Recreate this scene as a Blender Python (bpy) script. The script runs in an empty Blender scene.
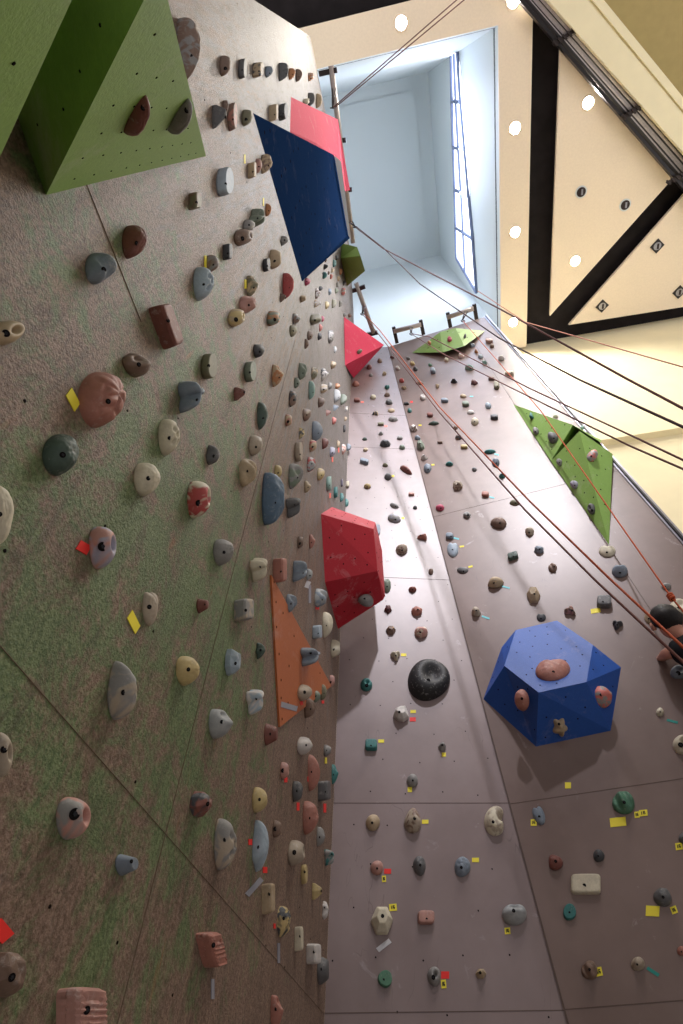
LAMP_W = 300.0
DAY_W = 150.0
WORLD_LOW = 0.85
EXPO = 0.5
WORLD_C = (1.0, 0.96, 0.95, 1)
WORLD_S = 0.29
KEYS = [(1.9, -3.6, 1.1, 7.0, 3500, 38, 1.0)]
import bpy, bmesh, math, random
from mathutils import Vector, Matrix, noise

# ------------------------------------------------------------------ camera
W, H, F = 683, 1024, 530.0
CAMZ = 1.5
TH = math.radians(54.2)
CS, SN = math.cos(TH), math.sin(TH)
CAM = Vector((0, 0, CAMZ))
scene = bpy.context.scene
COL = scene.collection
cam_d = bpy.data.cameras.new('camera')
cam = bpy.data.objects.new('camera', cam_d)
COL.objects.link(cam)
cam.location = CAM
cam.rotation_euler = (math.radians(90) + TH, 0, 0)
cam_d.sensor_fit = 'VERTICAL'
cam_d.sensor_height = 24
cam_d.lens = F / H * 24
cam_d.clip_start = 0.05
scene.camera = cam
vs = scene.view_settings
vs.view_transform = 'Standard'
vs.look = 'None'
vs.gamma = 1
vs.exposure = EXPO
vs.use_curve_mapping = False

D = 3.6            # distance from the camera to the narrow wall


def ray(px, py):
    u = (px - W / 2) / F
    v = (H / 2 - py) / F
    return Vector((u, CS - v * SN, SN + v * CS))


def proj(p):
    q = p - CAM
    d = q.y * CS + q.z * SN
    return (W / 2 + F * q.x / d, H / 2 - F * (-q.y * SN + q.z * CS) / d)


def at_h(px, py, z):
    """point seen at px,py that lies z metres above the camera"""
    r = ray(px, py)
    return CAM + r * (z / r.z)


def at_y(px, py, y):
    r = ray(px, py)
    return CAM + r * (y / r.y)


def depth_pt(px, py, d):
    return CAM + ray(px, py) * d


def srgb(r, g, b):
    def f(c):
        c /= 255
        return c / 12.92 if c <= 0.04045 else ((c + 0.055) / 1.055) ** 2.4
    return (f(r), f(g), f(b), 1)


class Plane:
    def __init__(s, p, n):
        s.p = p.copy()
        s.n = n.normalized()
        if s.n.dot(CAM - p) < 0:
            s.n = -s.n

    def hit(s, px, py, h=0.0):
        r = ray(px, py)
        k = s.n.dot(r)
        return CAM + r * ((s.n.dot(s.p - CAM) + h) / k)


def plane3(a, b, c):
    return Plane(a, (b - a).cross(c - a))


TOPZ = 3.0 * D     # top of the climbing walls above the camera
P1 = at_y(324.5, 1016, D)
P2 = CAM + Vector((0.0605 * D, D, TOPZ))
P3 = at_h(310, 36, TOPZ)
L = plane3(P1, P2, P3)
N = Plane(CAM + Vector((0, D, 0)), Vector((0, -1, 0)))
S0 = N.hit(568, 1024)
S1 = N.hit(388, 347)
rdir = Vector((math.cos(math.radians(17.7)), -math.sin(math.radians(17.7)), 0))
R = Plane(S1, (S1 - S0).cross(rdir))


# ------------------------------------------------------------------ materials
def nodes_of(name):
    m = bpy.data.materials.new(name)
    m.use_nodes = True
    nt = m.node_tree
    bs = nt.nodes['Principled BSDF']
    return m, nt, bs


def N_(nt, t, **kw):
    n = nt.nodes.new(t)
    for k, v in kw.items():
        if k.startswith('i_'):
            n.inputs[k[2:].replace('_', ' ')].default_value = v
        else:
            setattr(n, k, v)
    return n


def mix(nt, fac, a, b):
    n = nt.nodes.new('ShaderNodeMix')
    n.data_type = 'RGBA'
    for sock, v in ((n.inputs[0], fac), (n.inputs[6], a), (n.inputs[7], b)):
        if hasattr(v, 'is_linked'):
            nt.links.new(v, sock)
        else:
            sock.default_value = v
    return n.outputs[2]


def ramp(nt, src, a, b, ca=(0, 0, 0, 1), cb=(1, 1, 1, 1)):
    n = nt.nodes.new('ShaderNodeValToRGB')
    n.color_ramp.elements[0].position = a
    n.color_ramp.elements[1].position = b
    n.color_ramp.elements[0].color = ca
    n.color_ramp.elements[1].color = cb
    nt.links.new(src, n.inputs[0])
    return n.outputs[0]


def noise_(nt, vec, scale, detail=4, rough=0.55, dist=0.0):
    n = nt.nodes.new('ShaderNodeTexNoise')
    n.inputs['Scale'].default_value = scale
    n.inputs['Detail'].default_value = detail
    n.inputs['Roughness'].default_value = rough
    n.inputs['Distortion'].default_value = dist
    if vec is not None:
        nt.links.new(vec, n.inputs['Vector'])
    return n.outputs[0]


def coords(nt, scale=(1, 1, 1), rot=(0, 0, 0), kind='Object'):
    tc = nt.nodes.new('ShaderNodeTexCoord')
    mp = nt.nodes.new('ShaderNodeMapping')
    mp.inputs['Scale'].default_value = scale
    mp.inputs['Rotation'].default_value = rot
    nt.links.new(tc.outputs[kind], mp.inputs[0])
    return mp.outputs[0]


def bump(nt, bs, src, strength, dist):
    b = nt.nodes.new('ShaderNodeBump')
    b.inputs['Strength'].default_value = strength
    b.inputs['Distance'].default_value = dist
    nt.links.new(src, b.inputs['Height'])
    nt.links.new(b.outputs[0], bs.inputs['Normal'])


def plain(name, rgb, rough=0.5, metal=0.0, spec=0.5, var=0.0, bmp=0.0, scale=30):
    m, nt, bs = nodes_of(name)
    bs.inputs['Roughness'].default_value = rough
    bs.inputs['Metallic'].default_value = metal
    bs.inputs['Specular IOR Level'].default_value = spec
    c = srgb(*rgb)
    v = coords(nt)
    n = noise_(nt, v, scale)
    if var:
        d = tuple(x * (1 - var) for x in c[:3]) + (1,)
        e = tuple(min(1, x * (1 + var)) for x in c[:3]) + (1,)
        nt.links.new(ramp(nt, n, 0.3, 0.7, d, e), bs.inputs['Base Color'])
    else:
        bs.inputs['Base Color'].default_value = c
    if bmp:
        bump(nt, bs, n, bmp, 0.003)
    return m


def emit(name, rgb, strength):
    m, nt, bs = nodes_of(name)
    bs.inputs['Base Color'].default_value = (0, 0, 0, 1)
    bs.inputs['Emission Color'].default_value = srgb(*rgb)
    bs.inputs['Emission Strength'].default_value = strength
    return m


def mat_left():
    m, nt, bs = nodes_of('textured_wall_paint')
    v = coords(nt)
    # green top coat survives in one broad zone, worn to brown elsewhere
    g0 = L.hit(185, 575)
    tc = nt.nodes.new('ShaderNodeTexCoord')
    sub = nt.nodes.new('ShaderNodeVectorMath')
    sub.operation = 'SUBTRACT'
    sub.inputs[1].default_value = g0
    nt.links.new(tc.outputs['Object'], sub.inputs[0])
    sc_ = nt.nodes.new('ShaderNodeVectorMath')
    sc_.operation = 'MULTIPLY'
    sc_.inputs[1].default_value = (1, .75, .62)
    nt.links.new(sub.outputs[0], sc_.inputs[0])
    ln = nt.nodes.new('ShaderNodeVectorMath')
    ln.operation = 'LENGTH'
    nt.links.new(sc_.outputs[0], ln.inputs[0])
    lh = nt.nodes.new('ShaderNodeMath')
    lh.operation = 'MULTIPLY'
    lh.inputs[1].default_value = .45
    nt.links.new(ln.outputs['Value'], lh.inputs[0])
    zone = ramp(nt, lh.outputs[0], .08, .66, (.27, .27, .27, 1), (.03, .03, .03, 1))
    n1 = noise_(nt, v, 7, 10, 0.78, 0.5)
    g = nt.nodes.new('ShaderNodeMath')
    g.operation = 'ADD'
    nt.links.new(n1, g.inputs[0])
    nt.links.new(zone, g.inputs[1])
    fac = ramp(nt, g.outputs[0], 0.66, 0.78, (.04, .04, .04, 1), (.92, .92, .92, 1))
    fine = ramp(nt, noise_(nt, v, 95, 4, .75), .38, .62)
    base = mix(nt, fine, srgb(104, 80, 67), srgb(152, 126, 112))
    green = mix(nt, fine, srgb(76, 100, 58), srgb(120, 140, 96))
    c = mix(nt, fac, base, green)
    # chalk and grey streaks, denser with height to paint in the upper wall's skylight sheen
    sep = nt.nodes.new('ShaderNodeSeparateXYZ')
    nt.links.new(tc.outputs['Object'], sep.inputs[0])
    hgt = ramp(nt, sep.outputs[2], 0, 1)
    mr = nt.nodes.new('ShaderNodeMapRange')
    mr.inputs['From Min'].default_value = 2.6
    mr.inputs['From Max'].default_value = 6.5
    mr.inputs['To Min'].default_value = -.12
    mr.inputs['To Max'].default_value = .30
    nt.links.new(sep.outputs[2], mr.inputs['Value'])
    st = noise_(nt, coords(nt, (9, 9, 1.3)), 3.0, 6, .7, .4)
    ad = nt.nodes.new('ShaderNodeMath')
    ad.operation = 'ADD'
    nt.links.new(st, ad.inputs[0])
    nt.links.new(mr.outputs[0], ad.inputs[1])
    c = mix(nt, ramp(nt, ad.outputs[0], .52, .72, (0, 0, 0, 1), (.8, .8, .8, 1)), c, srgb(122, 120, 120))
    st2 = noise_(nt, coords(nt, (13, 13, 2.0), (.25, 0, 0)), 2.2, 7, .75, .6)
    c = mix(nt, ramp(nt, st2, .50, .66, (0, 0, 0, 1), (.6, .6, .6, 1)), c, srgb(84, 76, 60))
    dk = ramp(nt, noise_(nt, v, 4, 6, .75), .3, .75, (0.80, 0.80, 0.80, 1), (1.1, 1.1, 1.1, 1))
    mm = nt.nodes.new('ShaderNodeMix')
    mm.data_type = 'RGBA'
    mm.blend_type = 'MULTIPLY'
    mm.inputs[0].default_value = 1
    nt.links.new(c, mm.inputs[6])
    nt.links.new(dk, mm.inputs[7])
    orange = ramp(nt, noise_(nt, coords(nt, (7, 7, 1.6)), 3.0, 3, .5), .70, .76, (0, 0, 0, 1), (.6, .6, .6, 1))
    c2 = mix(nt, orange, mm.outputs[2], srgb(142, 100, 66))
    nt.links.new(c2, bs.inputs['Base Color'])
    bs.inputs['Roughness'].default_value = 0.55
    bs.inputs['Specular IOR Level'].default_value = 0.4
    bump(nt, bs, noise_(nt, v, 150, 4, .7), 0.8, 0.006)
    return m


def mat_ply(name, a, b, seed):
    m, nt, bs = nodes_of(name)
    v = coords(nt)
    mp = v.node
    mp.inputs['Location'].default_value = (seed, seed * 2, seed * 3)
    base = mix(nt, ramp(nt, noise_(nt, v, 1.6, 5, .6), .3, .7), srgb(*a), srgb(*b))
    # scuffs: thin dark distorted streaks, and chalk clouds
    st = noise_(nt, coords(nt, (1, 1, .35), (0, .6, 0)), 7, 2, .4, 1.5)
    s1 = ramp(nt, st, .493, .5)
    s2 = ramp(nt, st, .5, .507, (1, 1, 1, 1), (0, 0, 0, 1))
    x = nt.nodes.new('ShaderNodeMath')
    x.operation = 'MULTIPLY'
    nt.links.new(s1, x.inputs[0])
    nt.links.new(s2, x.inputs[1])
    gate = ramp(nt, noise_(nt, v, 3.1, 2, .5), .60, .68, (0, 0, 0, 1), (.6, .6, .6, 1))
    y = nt.nodes.new('ShaderNodeMath')
    y.operation = 'MULTIPLY'
    nt.links.new(x.outputs[0], y.inputs[0])
    nt.links.new(gate, y.inputs[1])
    c = mix(nt, y.outputs[0], base, srgb(92, 78, 76))
    ch = ramp(nt, noise_(nt, v, 5.5, 7, .72, .5), .63, .80, (0, 0, 0, 1), (.55, .55, .55, 1))
    c = mix(nt, ch, c, srgb(205, 200, 205))
    nt.links.new(c, bs.inputs['Base Color'])
    bs.inputs['Roughness'].default_value = 0.42
    bs.inputs['Specular IOR Level'].default_value = 0.55
    bump(nt, bs, noise_(nt, v, 60, 2, .5), 0.08, 0.002)
    return m


def mat_volume(name, rgb, chalk=0.25, rough=0.55, spec=.35):
    m, nt, bs = nodes_of(name)
    v = coords(nt)
    c = srgb(*rgb)
    lo = tuple(x * .86 for x in c[:3]) + (1,)
    b = mix(nt, ramp(nt, noise_(nt, v, 70, 3, .7), .3, .7), lo, c)
    k = ramp(nt, noise_(nt, v, 4, 6, .75, .4), .56, .85, (0, 0, 0, 1), (chalk * 2, chalk * 2, chalk * 2, 1))
    b = mix(nt, k, b, srgb(215, 200, 200))
    nt.links.new(b, bs.inputs['Base Color'])
    bs.inputs['Roughness'].default_value = rough
    bs.inputs['Specular IOR Level'].default_value = spec
    bump(nt, bs, noise_(nt, v, 160, 2, .6), 0.35, 0.002)
    return m


PAL = dict(
    rust=(136, 76, 66), terracotta=(178, 112, 96), pink=(190, 136, 124), red=(184, 66, 64), maroon=(104, 58, 58),
    teal=(48, 124, 122), bluegrey=(124, 138, 154), paleblue=(160, 178, 194), grey=(140, 138, 136),
    darkgrey=(96, 96, 98), charcoal=(66, 68, 74), tan=(184, 160, 126), cream=(212, 202, 176), white=(206, 200, 196),
    brown=(128, 100, 84), olive=(120, 116, 88), darkgreen=(66, 88, 78), greengrey=(116, 130, 112),
    yellow=(200, 176, 116), orange=(190, 122, 72), coral=(214, 108, 98), magenta=(196, 66, 100), mint=(130, 168, 156),
    lilac=(158, 156, 176), black=(24, 24, 28), green=(78, 132, 104), beige=(176, 160, 140), purple=(88, 80, 100),
    blue=(84, 112, 140), silver=(160, 164, 166))
WORD = dict(bluegrey='blue-grey', paleblue='pale blue', darkgrey='dark grey', darkgreen='dark green',
            greengrey='green-grey')
PAL = {k_: tuple(c_ * .86 + sum(v_) / 3 * .14 for c_ in v_) for k_, v_ in PAL.items()}
_hm = {}


def mat_hold(col):
    if col in _hm:
        return _hm[col]
    a, _, b = col.partition('+')
    m, nt, bs = nodes_of('resin_' + a + ('_' + b if b else ''))
    v = coords(nt)
    c = srgb(*PAL[a])
    d = srgb(*PAL[b]) if b else tuple(x * .72 for x in c[:3]) + (1,)
    if b:
        base = mix(nt, ramp(nt, noise_(nt, v, 22, 2, .5, .6), .47, .56), c, d)
    else:
        base = mix(nt, ramp(nt, noise_(nt, v, 26, 4, .7), .35, .75), c, d)
    base = mix(nt, ramp(nt, noise_(nt, v, 40, 5, .75), .56, .78, (0, 0, 0, 1), (.45, .45, .45, 1)), base, srgb(214, 210, 206))
    nt.links.new(base, bs.inputs['Base Color'])
    bs.inputs['Roughness'].default_value = 0.6
    bump(nt, bs, noise_(nt, v, 130, 3, .6), 0.3, 0.002)
    _hm[col] = m
    return m


M = dict(
    left=mat_left(),
    centre=mat_ply('painted_plywood_centre', (124, 107, 106), (142, 126, 126), 1.3),
    right=mat_ply('painted_plywood_right', (112, 92, 85), (130, 110, 104), 5.1),
    seam=plain('panel_joint', (92, 76, 70), .8),
    hole=plain('bolt_hole_dark', (30, 27, 28), 1, 0, 0),
    bolt=plain('blackened_steel_bolt', (40, 40, 44), .35, .8),
    green=mat_volume('green_volume_paint', (134, 170, 84), .22),
    blue=mat_volume('blue_volume_paint', (36, 84, 168), .14),
    navy=mat_volume('dark_blue_volume_paint', (24, 44, 78), .04, .9, .0),
    red=mat_volume('red_volume_paint', (184, 26, 44), .3),
    pink=mat_volume('rose_volume_paint', (210, 56, 88), .2, .8, .15),
    orange=mat_volume('orange_plywood', (184, 104, 60), .22),
    cream=plain('cream_ceiling_panel', (252, 236, 212), .55, 0, .3, .03),
    creamwall=plain('cream_wall_paint', (250, 238, 200), .6, 0, .3, .03, .0, 3),
    dark=plain('black_plenum', (34, 30, 32), .8, 0, .2, .25, 0, 4),
    olive=plain('olive_ceiling', (176, 158, 108), .8, 0, .2, .04, 0, 8),
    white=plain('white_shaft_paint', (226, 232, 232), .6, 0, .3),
    beam=plain('glossy_cream_beam', (250, 240, 204), .28, 0, .5, .03, 0, 3),
    steel=plain('steel_tube', (168, 156, 150), .4, .2, .5, .1),
    rail=plain('aluminium_rail', (170, 170, 180), .28, .9, .5, .1, 0, 20),
    bracket=plain('dark_steel_bracket', (58, 50, 50), .45, .5),
    pipe=plain('galvanised_pipe', (176, 172, 178), .3, .45, .5, .15),
    pipedark=plain('black_conduit', (44, 42, 46), .35, .3),
    floor=plain('grey_mat', (170, 166, 166), .8, 0, .2, .1),
    frame=plain('window_frame_blue_grey', (120, 134, 168), .4, .2),
    glass=emit('daylit_window_pane', (236, 240, 255), 4.0),
    lamp=emit('downlight_lens', (255, 244, 214), 60.0),
    yellowtape=plain('yellow_tape', (238, 222, 60), .6),
    redtape=plain('red_tape', (232, 40, 36), .6),
    coraltape=plain('coral_tape', (240, 110, 92), .6),
    silvertape=plain('silver_tape', (150, 152, 164), .45, .1),
    whitetape=plain('white_tape', (205, 205, 210), .6),
    tealtape=plain('teal_tape', (34, 140, 132), .6),
    cyantape=plain('cyan_tape', (110, 196, 204), .6),
    ink=plain('ink', (60, 60, 30), .7),
    ropebrown=plain('brown_rope', (116, 74, 70), .8, 0, .3, .25, .5, 200),
    ropedark=plain('dark_rope', (78, 54, 56), .8, 0, .3, .25, .5, 200),
    ropeorange=plain('orange_rope', (188, 86, 52), .8, 0, .3, .25, .5, 200),
    ropepink=plain('salmon_rope', (206, 140, 118), .8, 0, .3, .25, .5, 200),
    skin=plain('skin', (196, 140, 118), .5, 0, .4, .06),
    hair=plain('black_hair', (30, 26, 26), .6, 0, .3, .3, .6, 90),
    shirt=plain('black_shirt', (24, 24, 28), .8, 0, .2),
    trousers=plain('dark_trousers', (44, 46, 56), .8, 0, .2),
    shoe=plain('climbing_shoe', (110, 40, 36), .6),
    harness=plain('harness_webbing', (150, 60, 40), .7),
)


# ------------------------------------------------------------------ object helpers
def mesh_obj(name, verts, faces, mat, parent=None, smooth=False, mats=None, midx=None, origin=None, bevel=0, seg=2):
    me = bpy.data.meshes.new(name)
    o0 = Vector(origin) if origin is not None else Vector((0, 0, 0))
    me.from_pydata([Vector(v) - o0 for v in verts], [], faces)
    for mm in (mats or [mat]):
        me.materials.append(mm)
    if midx:
        for p, i in zip(me.polygons, midx):
            p.material_index = i
    if smooth:
        for p in me.polygons:
            p.use_smooth = True
    me.update()
    ob = bpy.data.objects.new(name, me)
    ob.location = o0
    COL.objects.link(ob)
    if parent is not None:
        ob.parent = parent
        ob.matrix_parent_inverse = Matrix.Translation(-parent.location)
    if bevel:
        b = ob.modifiers.new('bevel', 'BEVEL')
        b.width = bevel
        b.segments = seg
        b.limit_method = 'ANGLE'
    return ob


def structure(o):
    o['kind'] = 'structure'
    return o


def tag(o, label, cat, group=None):
    o['label'] = label
    o['category'] = cat
    if group:
        o['group'] = group
    return o


def empty(name, loc):
    o = bpy.data.objects.new(name, None)
    o.location = loc
    o.empty_display_size = .1
    COL.objects.link(o)
    return o


def prism(poly, off):
    """closed prism: polygon + same polygon moved by off"""
    n = len(poly)
    v = [Vector(p) for p in poly] + [Vector(p) + off for p in poly]
    f = [list(range(n)), list(range(2 * n - 1, n - 1, -1))]
    f += [[(i + 1) % n, i, n + i, n + (i + 1) % n] for i in range(n)]
    return v, f


def boxv(c, ax, ay, az):
    """box with centre c and half axes"""
    v = [c + sx * ax + sy * ay + sz * az for sx in (-1, 1) for sy in (-1, 1) for sz in (-1, 1)]
    f = [[0, 1, 3, 2], [4, 6, 7, 5], [0, 4, 5, 1], [2, 3, 7, 6], [0, 2, 6, 4], [1, 5, 7, 3]]
    return v, f


def merge(parts):
    V, Fc = [], []
    for v, f in parts:
        k = len(V)
        V += list(v)
        Fc += [[i + k for i in q] for q in f]
    return V, Fc


def tube(pts, r, n=10):
    V, Fc = [], []
    pts = [Vector(p) for p in pts]
    for i, p in enumerate(pts):
        a = pts[max(i - 1, 0)]
        b = pts[min(i + 1, len(pts) - 1)]
        t = (b - a).normalized()
        u = t.cross(Vector((0.31, 0.17, 0.93))).normalized()
        w = t.cross(u)
        rr = r[i] if isinstance(r, (list, tuple)) else r
        for k in range(n):
            an = 2 * math.pi * k / n
            V.append(p + rr * (math.cos(an) * u + math.sin(an) * w))
    m = len(pts)
    for i in range(m - 1):
        for k in range(n):
            Fc.append([i * n + k, i * n + (k + 1) % n, (i + 1) * n + (k + 1) % n, (i + 1) * n + k])
    Fc.append(list(range(n - 1, -1, -1)))
    Fc.append([(m - 1) * n + k for k in range(n)])
    return V, Fc


def disc(c, n, r, seg=10, t=0.0015):
    n = n.normalized()
    u = n.orthogonal().normalized()
    w = n.cross(u)
    ring = [c + r * (math.cos(2 * math.pi * k / seg) * u + math.sin(2 * math.pi * k / seg) * w) for k in range(seg)]
    return prism([p + n * t for p in ring], -n * t * 2)


def fix_normals(o):
    bm = bmesh.new()
    bm.from_mesh(o.data)
    bmesh.ops.recalc_face_normals(bm, faces=bm.faces)
    bm.to_mesh(o.data)
    bm.free()


# ------------------------------------------------------------------ climbing walls
FLOOR = 0.0


def down_to(a, b, z):
    """extend the line b->a to height z"""
    d = a - b
    return a + d * ((z - a.z) / d.z)


cornerB = down_to(P1, P2, FLOOR)
# folded strip along the top of the left wall
INN = [(305, 37), (317, 114), (327, 190), (334, 250), (341, 310), (347, 350), (351.3, 392)]
OUT = [(310, 36), (326, 114), (341, 190), (350, 250), (353.5, 310), (354, 330), (352.1, 346.3)]
innP = [L.hit(*p) for p in INN[:-1]]
# last inner point sits on the corner line itself
k = 0.86
innP.append(P1.lerp(P2, k))
INN[-1] = proj(innP[-1])
outP = [at_h(x, y, TOPZ) for x, y in OUT[:-1]] + [P2]
E0 = L.hit(254, 0)
edgeB = down_to(E0, P3, FLOOR)
edgeI = P3.lerp(E0, 0.04)


def in_poly(px, py, poly):
    c = False
    n = len(poly)
    for i in range(n):
        x1, y1 = poly[i]
        x2, y2 = poly[(i + 1) % n]
        if (y1 > py) != (y2 > py) and px < (x2 - x1) * (py - y1) / (y2 - y1) + x1:
            c = not c
    return c


strip_planes = []
for i in range(len(INN) - 1):
    a, b, c2, d = innP[i], innP[i + 1], outP[i + 1], outP[i]
    strip_planes.append(([INN[i], INN[i + 1], OUT[i + 1]], plane3(a, b, c2)))
    strip_planes.append(([INN[i], OUT[i + 1], OUT[i]], plane3(a, c2, d)))


def left_plane(px, py):
    for poly, pl in strip_planes:
        if in_poly(px, py, poly):
            return pl
    return L


def grid_holes(pl, origin, u, v, su, sv, nu, nv, r, test, jit=0.0, keep=1.0, seed=1):
    rnd = random.Random(seed)
    out = []
    for i in range(nu):
        for j in range(nv):
            if rnd.random() > keep:
                continue
            p = origin + u * (su * (i + (0.5 if j % 2 else 0)) + rnd.uniform(-jit, jit)) + v * (sv * j + rnd.uniform(-jit, jit))
            if test(p):
                out.append(disc(p, pl.n, r, 8, .0012))
    return out


def inplane_test(pl, poly):
    """is a 3-D point inside a 3-D polygon on the plane"""
    u = (poly[1] - poly[0]).normalized()
    w = pl.n.cross(u)
    q = [((p - poly[0]).dot(u), (p - poly[0]).dot(w)) for p in poly]

    def t(p, m=0.03):
        d = p - poly[0]
        x, y = d.dot(u), d.dot(w)
        return all(in_poly(x + a, y + b, q) for a, b in ((m, 0), (-m, 0), (0, m), (0, -m)))
    return t


def wall(name, face, pl, mat, thick, holes=()):
    v, f = prism(face, -pl.n * thick)
    mid = [0] * len(f)
    for hv, hf in holes:
        k = len(v)
        v += hv
        f += [[i + k for i in q] for q in hf]
        mid += [1] * len(hf)
    o = mesh_obj(name, v, f, None, mats=[mat, M['hole']], midx=mid)
    return structure(o)


upL = (P2 - P1).normalized()
hL = L.n.cross(Vector((0, 0, 1))).normalized()
if hL.y > 0:
    hL = -hL                                 # towards the camera side
vL = L.n.cross(hL).normalized()
if vL.z < 0:
    vL = -vL
mainpoly = [cornerB, edgeB, edgeI] + innP[0:1] + innP[1:] 
tL = inplane_test(L, mainpoly)
hl = grid_holes(L, P1 + vL * -.6, hL, vL, .31, .27, 18, 42, .0032, tL, .03, .4, 3)
LW = wall('wall_left', mainpoly, L, M['left'], .12, hl)
# the strip is a second facet of the same wall
sv, sf = [], []
off = -L.n * .12
for i in range(len(INN) - 1):
    q = [innP[i], innP[i + 1], outP[i + 1], outP[i]]
    if i == len(INN) - 2:
        q = [innP[i], innP[i + 1], outP[i + 1], outP[i]]
    k = len(sv)
    sv += q + [p + off for p in q]
    sf += [[k, k + 1, k + 2], [k, k + 2, k + 3], [k + 6, k + 5, k + 4], [k + 7, k + 6, k + 4], [k + 3, k + 2, k + 6, k + 7]]
STRIP = mesh_obj('trim_1', sv, sf, M['left'])
structure(STRIP)
# gap between first strip point and the free edge corner
# narrow centre wall
nb0 = down_to(S0, S1, FLOOR)
topN = P2.copy()
cpoly = [cornerB, nb0, S1, Vector((P2.x, D, S1.z))]
cpoly = [Vector((p.x, D, p.z)) for p in cpoly]
tN = inplane_test(N, cpoly)
hn = grid_holes(N, Vector((-.3, D, .2)), Vector((1, 0, 0)), Vector((0, 0, 1)), .24, .22, 9, 56, .0045, tN, .02, .75, 5)
wall('wall_centre', cpoly, N, M['centre'], .1, hn)
# right wall with its own plane
rE1 = R.hit(683, 545)
rE2 = R.hit(485, 318)
rEb = down_to(rE1, rE2, FLOOR)
TOPR = S1.z
rT = rE2 + (rE2 - rE1) * ((TOPR - rE2.z) / (rE2.z - rE1.z))
rpoly = [nb0, rEb, rT, S1]
tR = inplane_test(R, rpoly)
rv = (rE2 - rE1).normalized()
hr = grid_holes(R, nb0 + Vector((0, 0, .1)), rdir, Vector((0, 0, 1)), .24, .22, 9, 56, .0045, tR, .02, .75, 7)
wall('wall_right', rpoly, R, M['right'], .1, hr)


def seam(pl, a, b, wdt, name='panel_joint', mat=None):
    """thin joint strip on a wall between two 3-D points"""
    d = (b - a).normalized()
    s = pl.n.cross(d) * wdt / 2
    v, f = prism([a - s, a + s, b + s, b - s], pl.n * .0015)
    return v, f


# horizontal and vertical joints as wall trim pieces
sl = []
z0 = L.hit(164, 839)
zs = L.hit(22, 671)
ze = L.hit(324, 1014)
sl.append(seam(L, zs + (zs - ze) * .6, ze, .007))
sl[0] = seam(L, zs + (zs - ze) * .6, ze, .001)
sl.append(seam(L, L.hit(60, 118), L.hit(141, 322), .0014))
va = L.hit(117, 1024)
vb = L.hit(164, 839)
vc = L.hit(235, 563)
vd = L.hit(295, 340)
for a, b in ((va, vb), (vb, vc), (vc, vd)):
    sl.append(seam(L, a, b, .0013))
v, f = merge(sl)
structure(mesh_obj('trim_2', v, f, plain('filled_joint', (112, 94, 80), .8)))
sn = []
for y, y2 in ((1013, 1011), (803, 803), (576, 582), (447, 452), (413, 420)):
    a = N.hit(338 if y > 700 else 350, y)
    b = N.hit(500, y2)
    # clip to the panel
    b = a + (b - a) * ((S0.x + (a.z - S0.z) / (S1.z - S0.z) * (S1.x - S0.x) - a.x) / (b.x - a.x))
    lx = cornerB.x + (a.z - cornerB.z) / (P2.z - cornerB.z) * (P2.x - cornerB.x)
    a = a + (b - a) * ((lx - a.x) / (b.x - a.x))
    sn.append(seam(N, a, b, .003))
v, f = merge(sn)
structure(mesh_obj('trim_3', v, f, M['seam']))
sr = []
hz = [R.hit(509.5, 804).z, R.hit(571, 1009).z, R.hit(433, 517).z]
for z in hz:
    t = (z - S0.z) / (S1.z - S0.z)
    a = S0.lerp(S1, t)
    t2 = (z - rE1.z) / (rE2.z - rE1.z)
    b = rE1.lerp(rE2, t2)
    sr.append(seam(R, a, b, .003))
q0 = down_to(R.hit(478, 349), R.hit(521, 414), TOPR - .02)
q1 = down_to(R.hit(521, 414), R.hit(478, 349), FLOOR + .05)
sr.append(seam(R, q0, q1, .004))
sr.append(seam(Plane(S0, R.n + N.n), nb0 + (R.n + N.n) * .004, S1 + (R.n + N.n) * .004, .008))
v, f = merge(sr)
structure(mesh_obj('trim_4', v, f, M['seam']))

# floor
v, f = prism([Vector((-7, -8, 0)), Vector((11, -8, 0)), Vector((11, 9, 0)), Vector((-7, 9, 0))], Vector((0, 0, -.1)))
structure(mesh_obj('floor', v, f, M['floor']))

# ------------------------------------------------------------------ ceiling
HC = 3.35 * D
ZC = HC + CAMZ
e1 = Vector((.184, .983, 0)).normalized()
e2 = Vector((.983, -.184, 0)).normalized()
C1 = at_h(498.5, 25, HC)
C2 = at_h(501, 317, HC)
e1 = (C2 - C1).normalized()
C2 = C2 + e1 * .33
e1 = (C2 - C1).normalized()
e2 = Vector((e1.y, -e1.x, 0))
C3 = C2 - e2 * 4.6
C4 = C1 - e2 * 4.6


def up(p, z):
    return Vector((p[0], p[1], p[2] + z))


def ceil_panel(pts, mat, name, t=.07, z=None):
    ps = [at_h(x, y, HC) if not isinstance(x, Vector) else x for x, y in pts] if not isinstance(pts[0], Vector) else pts
    v, f = prism(ps, Vector((0, 0, t)))
    o = mesh_obj(name, v, f, mat)
    fix_normals(o)
    return structure(o)


# black deck above the panels, four pieces round the shaft
deckz = .28
A = lambda p, a, b, z=0: p + e1 * a + e2 * b + Vector((0, 0, z))
big = 9.0
deck = [
    [A(C2, 0, -12, deckz), A(C2, 0, 9, deckz), A(C2, 4, 9, deckz), A(C2, 4, -12, deckz)],
    [A(C1, 0, -12, deckz), A(C1, 0, 9, deckz), A(C1, -7, 9, deckz), A(C1, -7, -12, deckz)],
    [A(C1, 0, 0, deckz), A(C1, 0, 9, deckz), A(C2, 0, 9, deckz), A(C2, 0, 0, deckz)],
    [A(C1, 0, -12, deckz), A(C1, 0, -4.6, deckz), A(C2, 0, -4.6, deckz), A(C2, 0, -12, deckz)]]
v, f = merge([prism(d, Vector((0, 0, .1))) for d in deck])
o = mesh_obj('ceiling', v, f, M['dark'])
fix_normals(o)
structure(o)
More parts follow.
